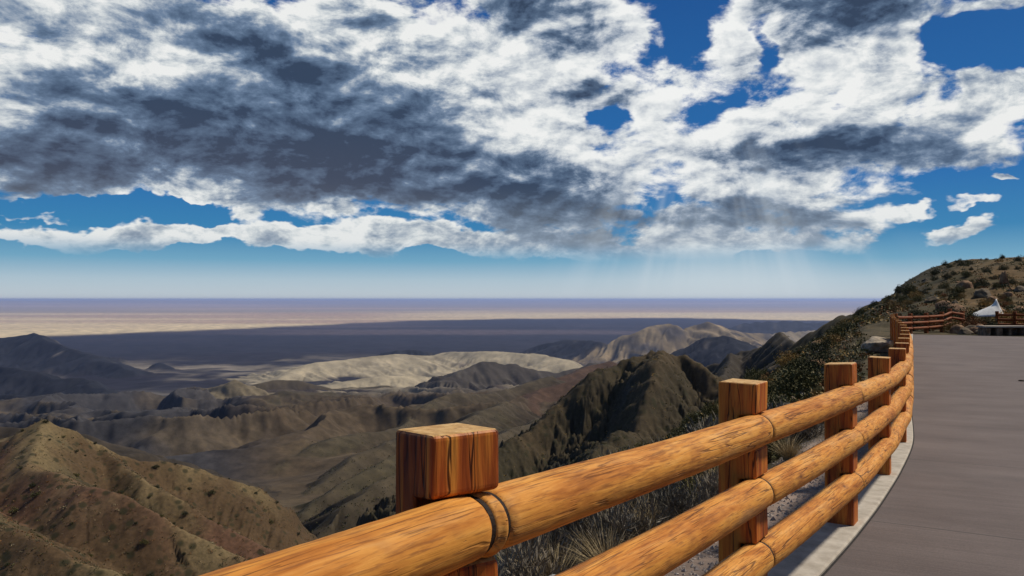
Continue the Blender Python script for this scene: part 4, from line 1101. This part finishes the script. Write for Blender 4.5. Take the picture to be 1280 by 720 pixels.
for i, (p, d, k, s) in enumerate(((1190, 42.6, 'g', 1.3), (1215, 43.4, 'r', 1.5), (1234, 43.6, 'o', 1.3), (1160, 44.5, 'r', 1.6), (1140, 45, 'd', 1.6), (1262, 48, 'g', 2.), (1285, 48.5, 'o', 2.2), (1200, 47, 'o', 2.0), (1175, 48, 'd', 2.2))):
    put(hill[k], 'hillside_bush', (p - 640) / F * d, d, s, LAB2[k][0], 'bush', LAB2[k][1], dz=-.05)

# brush close behind the rails
gb = [bush_mesh('brush_mesh', 81, 26, 70, .050, 1.0, .62, M['leaf_grey'], twigs=60, spiky=1.6), bush_mesh('brush_mesh', 82, 24, 70, .045, 1.0, .7, M['leaf_grey'], twigs=60, spiky=2.0),
      bush_mesh('brush_mesh', 83, 22, 60, .040, 1.0, .6, M['leaf_olive'], twigs=40, spiky=.8)]
st = [blade_mesh('stalk_mesh', 91, 420, .55, .30, .0042, M['straw']), blade_mesh('stalk_mesh', 92, 320, .42, .22, .0065, M['leaf_green'], 1.0)]
def where_brush(p, d):
    if p > 930: return 'behind the rails between the second and third posts'
    a = 'low behind' if d < 6.5 else ('a little way behind' if d < 10 else 'farther down behind')
    return a + (' the rails by the nearest post' if p < 725 else ' the middle of the first rails' if p < 830 else ' the rails by the second post')
brush = [(640, 4.6, 0, .8), (668, 5.4, 1, .9), (700, 6.6, 0, 1.1), (735, 5.2, 1, .8), (760, 6.4, 0, 1.0), (790, 7.6, 1, 1.1), (715, 8.5, 0, 1.3), (825, 6.6, 0, .9), (846, 8.2, 1, 1.1),
         (870, 7.2, 2, .9), (893, 9.5, 2, 1.2), (770, 9.5, 2, 1.3), (820, 11, 1, 1.4), (860, 12, 2, 1.4), (730, 12, 2, 1.5), (680, 10, 1, 1.4), (790, 5.0, 0, .6), (955, 9.8, 2, .9), (975, 11.0, 0, 1.0),
         (940, 12.5, 2, 1.2), (1000, 10.6, 1, .8), (900, 14, 0, 1.4), (640, 8, 2, 1.2), (780, 15, 0, 1.6), (700, 15, 2, 1.6), (840, 17, 2, 1.6), (905, 6.2, 0, .55), (850, 5.6, 1, .5)]
for i, (p, d, k, s) in enumerate(brush):
    x, y = (p - 640) / F * d, d
    wv = where_brush(p, d)
    if k == 2: put(gb[2], 'brush_bush', x, y, s, 'low olive green brush ' + wv, 'bush', 'olive brush ' + wv, dz=-.04)
    else: put(gb[k], 'brush_bush', x, y, s, 'grey leafless twiggy brush ' + wv, 'bush', 'grey brush ' + wv, dz=-.04)
for i, (p, d, s) in enumerate(((655, 6.0, .8), (690, 4.6, .6), (745, 7.2, .9), (780, 6.0, .7), (812, 5.6, .7), (835, 7.0, .8), (880, 8.0, .9), (912, 7.8, .7), (760, 4.6, .5), (720, 9.5, 1.2), (800, 9.0, 1.1), (868, 10, 1.1), (985, 9.0, .6), (925, 10, .8), (1020, 12, .7))):
    put(st[0], 'dry_grass_tuft', (p - 640) / F * d, d, s, 'straw coloured dry grass tuft ' + where_brush(p, d), 'grass tuft', 'dry grass tufts ' + where_brush(p, d))
for i, (p, d, s) in enumerate(((630, 2.75, .72), (646, 3.0, .85), (664, 3.35, .7), (680, 3.6, .6))):
    put(st[1], 'green_grass_tuft', (p - 640) / F * d, d, s, 'pale green grass tuft just behind the rail right of the nearest post', 'grass tuft', 'green tufts by the nearest post')
wr = rock_mesh('pale_rock_mesh', 101, M['whiterock'], 1.2, .9, .6, 5, .4)
put(wr, 'pale_rock', (700 - 640) / F * 3.9, 3.9, .42, 'pale grey crumbly rock low behind the rail, right of the nearest post', 'rock', dz=.02, rz=.4)
put(wr, 'pale_rock', (880 - 640) / F * 5.9, 5.9, .22, 'small pale rock on the ground just left of the second post', 'rock', dz=.02, rz=2.4)

# gravel between kerb and slope
rs = np.random.RandomState(3)
base = [np.array(v) for v in ((1, 0, 0), (0, 1, 0), (-1, 0, 0), (0, -1, 0), (0, 0, 1), (0, 0, -1))]
tri = [(0, 1, 4), (1, 2, 4), (2, 3, 4), (3, 0, 4), (1, 0, 5), (2, 1, 5), (3, 2, 5), (0, 3, 5)]
V = []; Fc = []
k = 0
while k < 7500:
    i = rs.randint(len(edge)); 
    if edge[i, 1] < 1.2 or edge[i, 1] > 16 or rs.rand() > 4.5 / edge[i, 1]: continue
    o_ = -.33 - 1.15 * rs.rand() ** 1.2
    p = edge[i] + NE[i] * o_ + rs.normal(size=2) * .12
    s = .007 + .016 * rs.rand() ** 2.2
    if (p - edge[i]) @ NE[i] > -.325: continue
    z = 0.0
    a = rs.rand() * 6.28; ca_, sa_ = math.cos(a), math.sin(a); sq = np.array([1, .6 + .4 * rs.rand(), .5 + .3 * rs.rand()]) * s
    b = len(V)
    for q in base:
        q = q * sq * (1 + .3 * rs.normal()); V.append([p[0] + q[0] * ca_ - q[1] * sa_, p[1] + q[0] * sa_ + q[1] * ca_, q[2] + s * .15])
    Fc += [(b + u, b + v, b + w_) for u, v, w_ in tri]; k += 1
V = np.array(V); ctr = V.reshape(-1, 6, 3).mean(1)
V = (V.reshape(-1, 6, 3) + np.stack([0 * ctr[:, 0], 0 * ctr[:, 0], sheet_z(ctr[:, 0], ctr[:, 1])], -1)[:, None, :]).reshape(-1, 3)
g = mk('gravel', V.tolist(), Fc, M['pebble']); g['kind'] = 'stuff'; g['label'] = 'pinkish grey gravel between the kerb and the slope'

# ------------------------------------------------------------------ stone bench and canopy at the far end
bd = 38.9; bx0 = (1231 - 640) / F * bd; gz = float(path_z(bd)) - .05
bench = thing('stone_bench', 'low stone bench with a pale slab top at the far right end of the path', 'bench', (bx0, bd, gz))
def box_bm(x0, x1, y0, y1, z0, z1, bev=.012, jitter=0, seed=0, cuts=0):
    bm = bmesh.new()
    vs = [bm.verts.new(v) for v in ((x0, y0, z0), (x1, y0, z0), (x1, y1, z0), (x0, y1, z0), (x0, y0, z1), (x1, y0, z1), (x1, y1, z1), (x0, y1, z1))]
    for f in ((3, 2, 1, 0), (4, 5, 6, 7), (0, 1, 5, 4), (1, 2, 6, 5), (2, 3, 7, 6), (3, 0, 4, 7)): bm.faces.new([vs[i] for i in f])
    if cuts: bmesh.ops.subdivide_edges(bm, edges=list(bm.edges), cuts=cuts, use_grid_fill=True)
    if jitter:
        rr = random.Random(seed)
        for v in bm.verts: v.co += Vector((rr.uniform(-1, 1), rr.uniform(-1, 1), rr.uniform(-1, 1))) * jitter
    bmesh.ops.bevel(bm, geom=[e for e in bm.edges if e.calc_face_angle(0) > .8], offset=bev, segments=2, affect='EDGES')
    return bm
from_bm('slab_top', box_bm(0, 4.2, 0, .75, .40, .49, .015, .006, 1, 4), M['slab'], bench)
for i, (a, b) in enumerate(((.06, .34), (.62, .92), (1.28, 1.42), (2.0, 2.3), (2.9, 3.2), (3.8, 4.1))):
    from_bm('stone_pier', box_bm(a, b, .06, .68, -.10, .398, .03, .018, i, 3), M['stone'], bench)
from_bm('back_panel', box_bm(.05, 4.1, .60, .70, -.10, .38, .01), M['stone'], bench)

cd_ = 51.5; cx = (1233 - 640) / F * cd_; cz = float(sheet_z(cx, cd_))
can = thing('shade_canopy', 'small white peaked canopy standing beyond the fence left of the stone bench', 'canopy', (cx, cd_, cz))
# sail rising from a low left corner to a peak on the right, the cloth sagging between
V = []; Fc = []; nu, nv = 28, 14
zb = (HOR - 395.5) / F * cd_ - cz; zp = (HOR - 372.5) / F * cd_ - cz
for j in range(nv + 1):
    for i in range(nu + 1):
        u = i / nu; v = j / nv * 2 - 1
        x = -1.03 + 2.0 * u
        prof_u = np.interp(u, [0, .08, .45, .66, .78, .84, .88, .93, 1.0], [.04, .15, .40, .55, .74, 1.0, .86, .50, .22]) * (zp - zb)
        sharp_ = max(0.0, prof_u - .52 * (zp - zb)); base_ = prof_u - sharp_
        pk = sharp_ * (1 - abs(v)) ** 2; body = base_ * (1 - abs(v) ** 2.2)
        V.append((x + .03 * v, v * .85 * (.35 + .65 * math.sin(math.pi * min(max(u, .06), .94)) ** .6), zb + .02 + body + pk))
for j in range(nv):
    for i in range(nu):
        a = j * (nu + 1) + i; Fc.append((a, a + 1, a + nu + 2, a + nu + 1))
cl = mk('canopy_cloth', V, Fc, M['canvas'], can, smooth=True)
so = cl.modifiers.new('thick', 'SOLIDIFY'); so.thickness = .02
for (x, y) in ((.64, 0.0), (-.85, .0)):
    V, Fc = cylinder(zb + (.55 if x > 0 else .12), .035, 10, 0); o = mk('pole', [(c, b, a) for a, b, c in V], Fc, M['metal'], can); o.location = (x, y, -.02)

# the small dark thing lying on the paving near the right edge
sx, sy = (1277 - 640) / F * 16.9, 16.9
V = []; Fc = []
rs = random.Random(4)
N = 12
for k, (zz_, sc_) in enumerate(((0.001, 1.0), (.018, .85), (.026, .4))):
    for i in range(N):
        a = 2 * math.pi * i / N; r = sc_ * (1 + .2 * math.sin(3 * a + 1)); V.append((r * .085 * math.cos(a), r * .045 * math.sin(a), zz_))
for k in range(2):
    for i in range(N): Fc.append((k * N + i, k * N + (i + 1) % N, (k + 1) * N + (i + 1) % N, (k + 1) * N + i))
Fc.append(tuple(range(2 * N, 3 * N))); Fc.append(tuple(range(N - 1, -1, -1)))
o = mk('flat_stone', V, Fc, M['joint'], smooth=True); o.location = (sx, sy, float(path_z(sy)) + .004)
tag(o, 'small dark stone lying on the paving near the right edge', 'stone')

# tell the members of the small groups apart by their order from left to right
from collections import defaultdict
lab = defaultdict(list)
for o in bpy.data.objects:
    if o.parent is None and 'category' in o.keys(): lab[o['label']].append(o)
NUM = ['', 'one', 'two', 'three', 'four', 'five', 'six', 'seven', 'eight', 'nine', 'ten', 'eleven', 'twelve']
ORD = ['', 'first', 'second', 'third', 'fourth', 'fifth', 'sixth', 'seventh', 'eighth', 'ninth', 'tenth', 'eleventh', 'twelfth']
for l, os_ in lab.items():
    k = len(os_)
    if k < 2 or k > 12: continue
    os_.sort(key=lambda o: o.location.x / o.location.y)
    for i, o in enumerate(os_):
        if k == 2: e = ', left' if i == 0 else ', right'
        elif i == 0: e = ', leftmost of ' + NUM[k]
        elif i == k - 1: e = ', rightmost of ' + NUM[k]
        else: e = ', ' + ORD[i + 1] + ' from left'
        if len((l + e).split()) <= 16: o['label'] = l + e
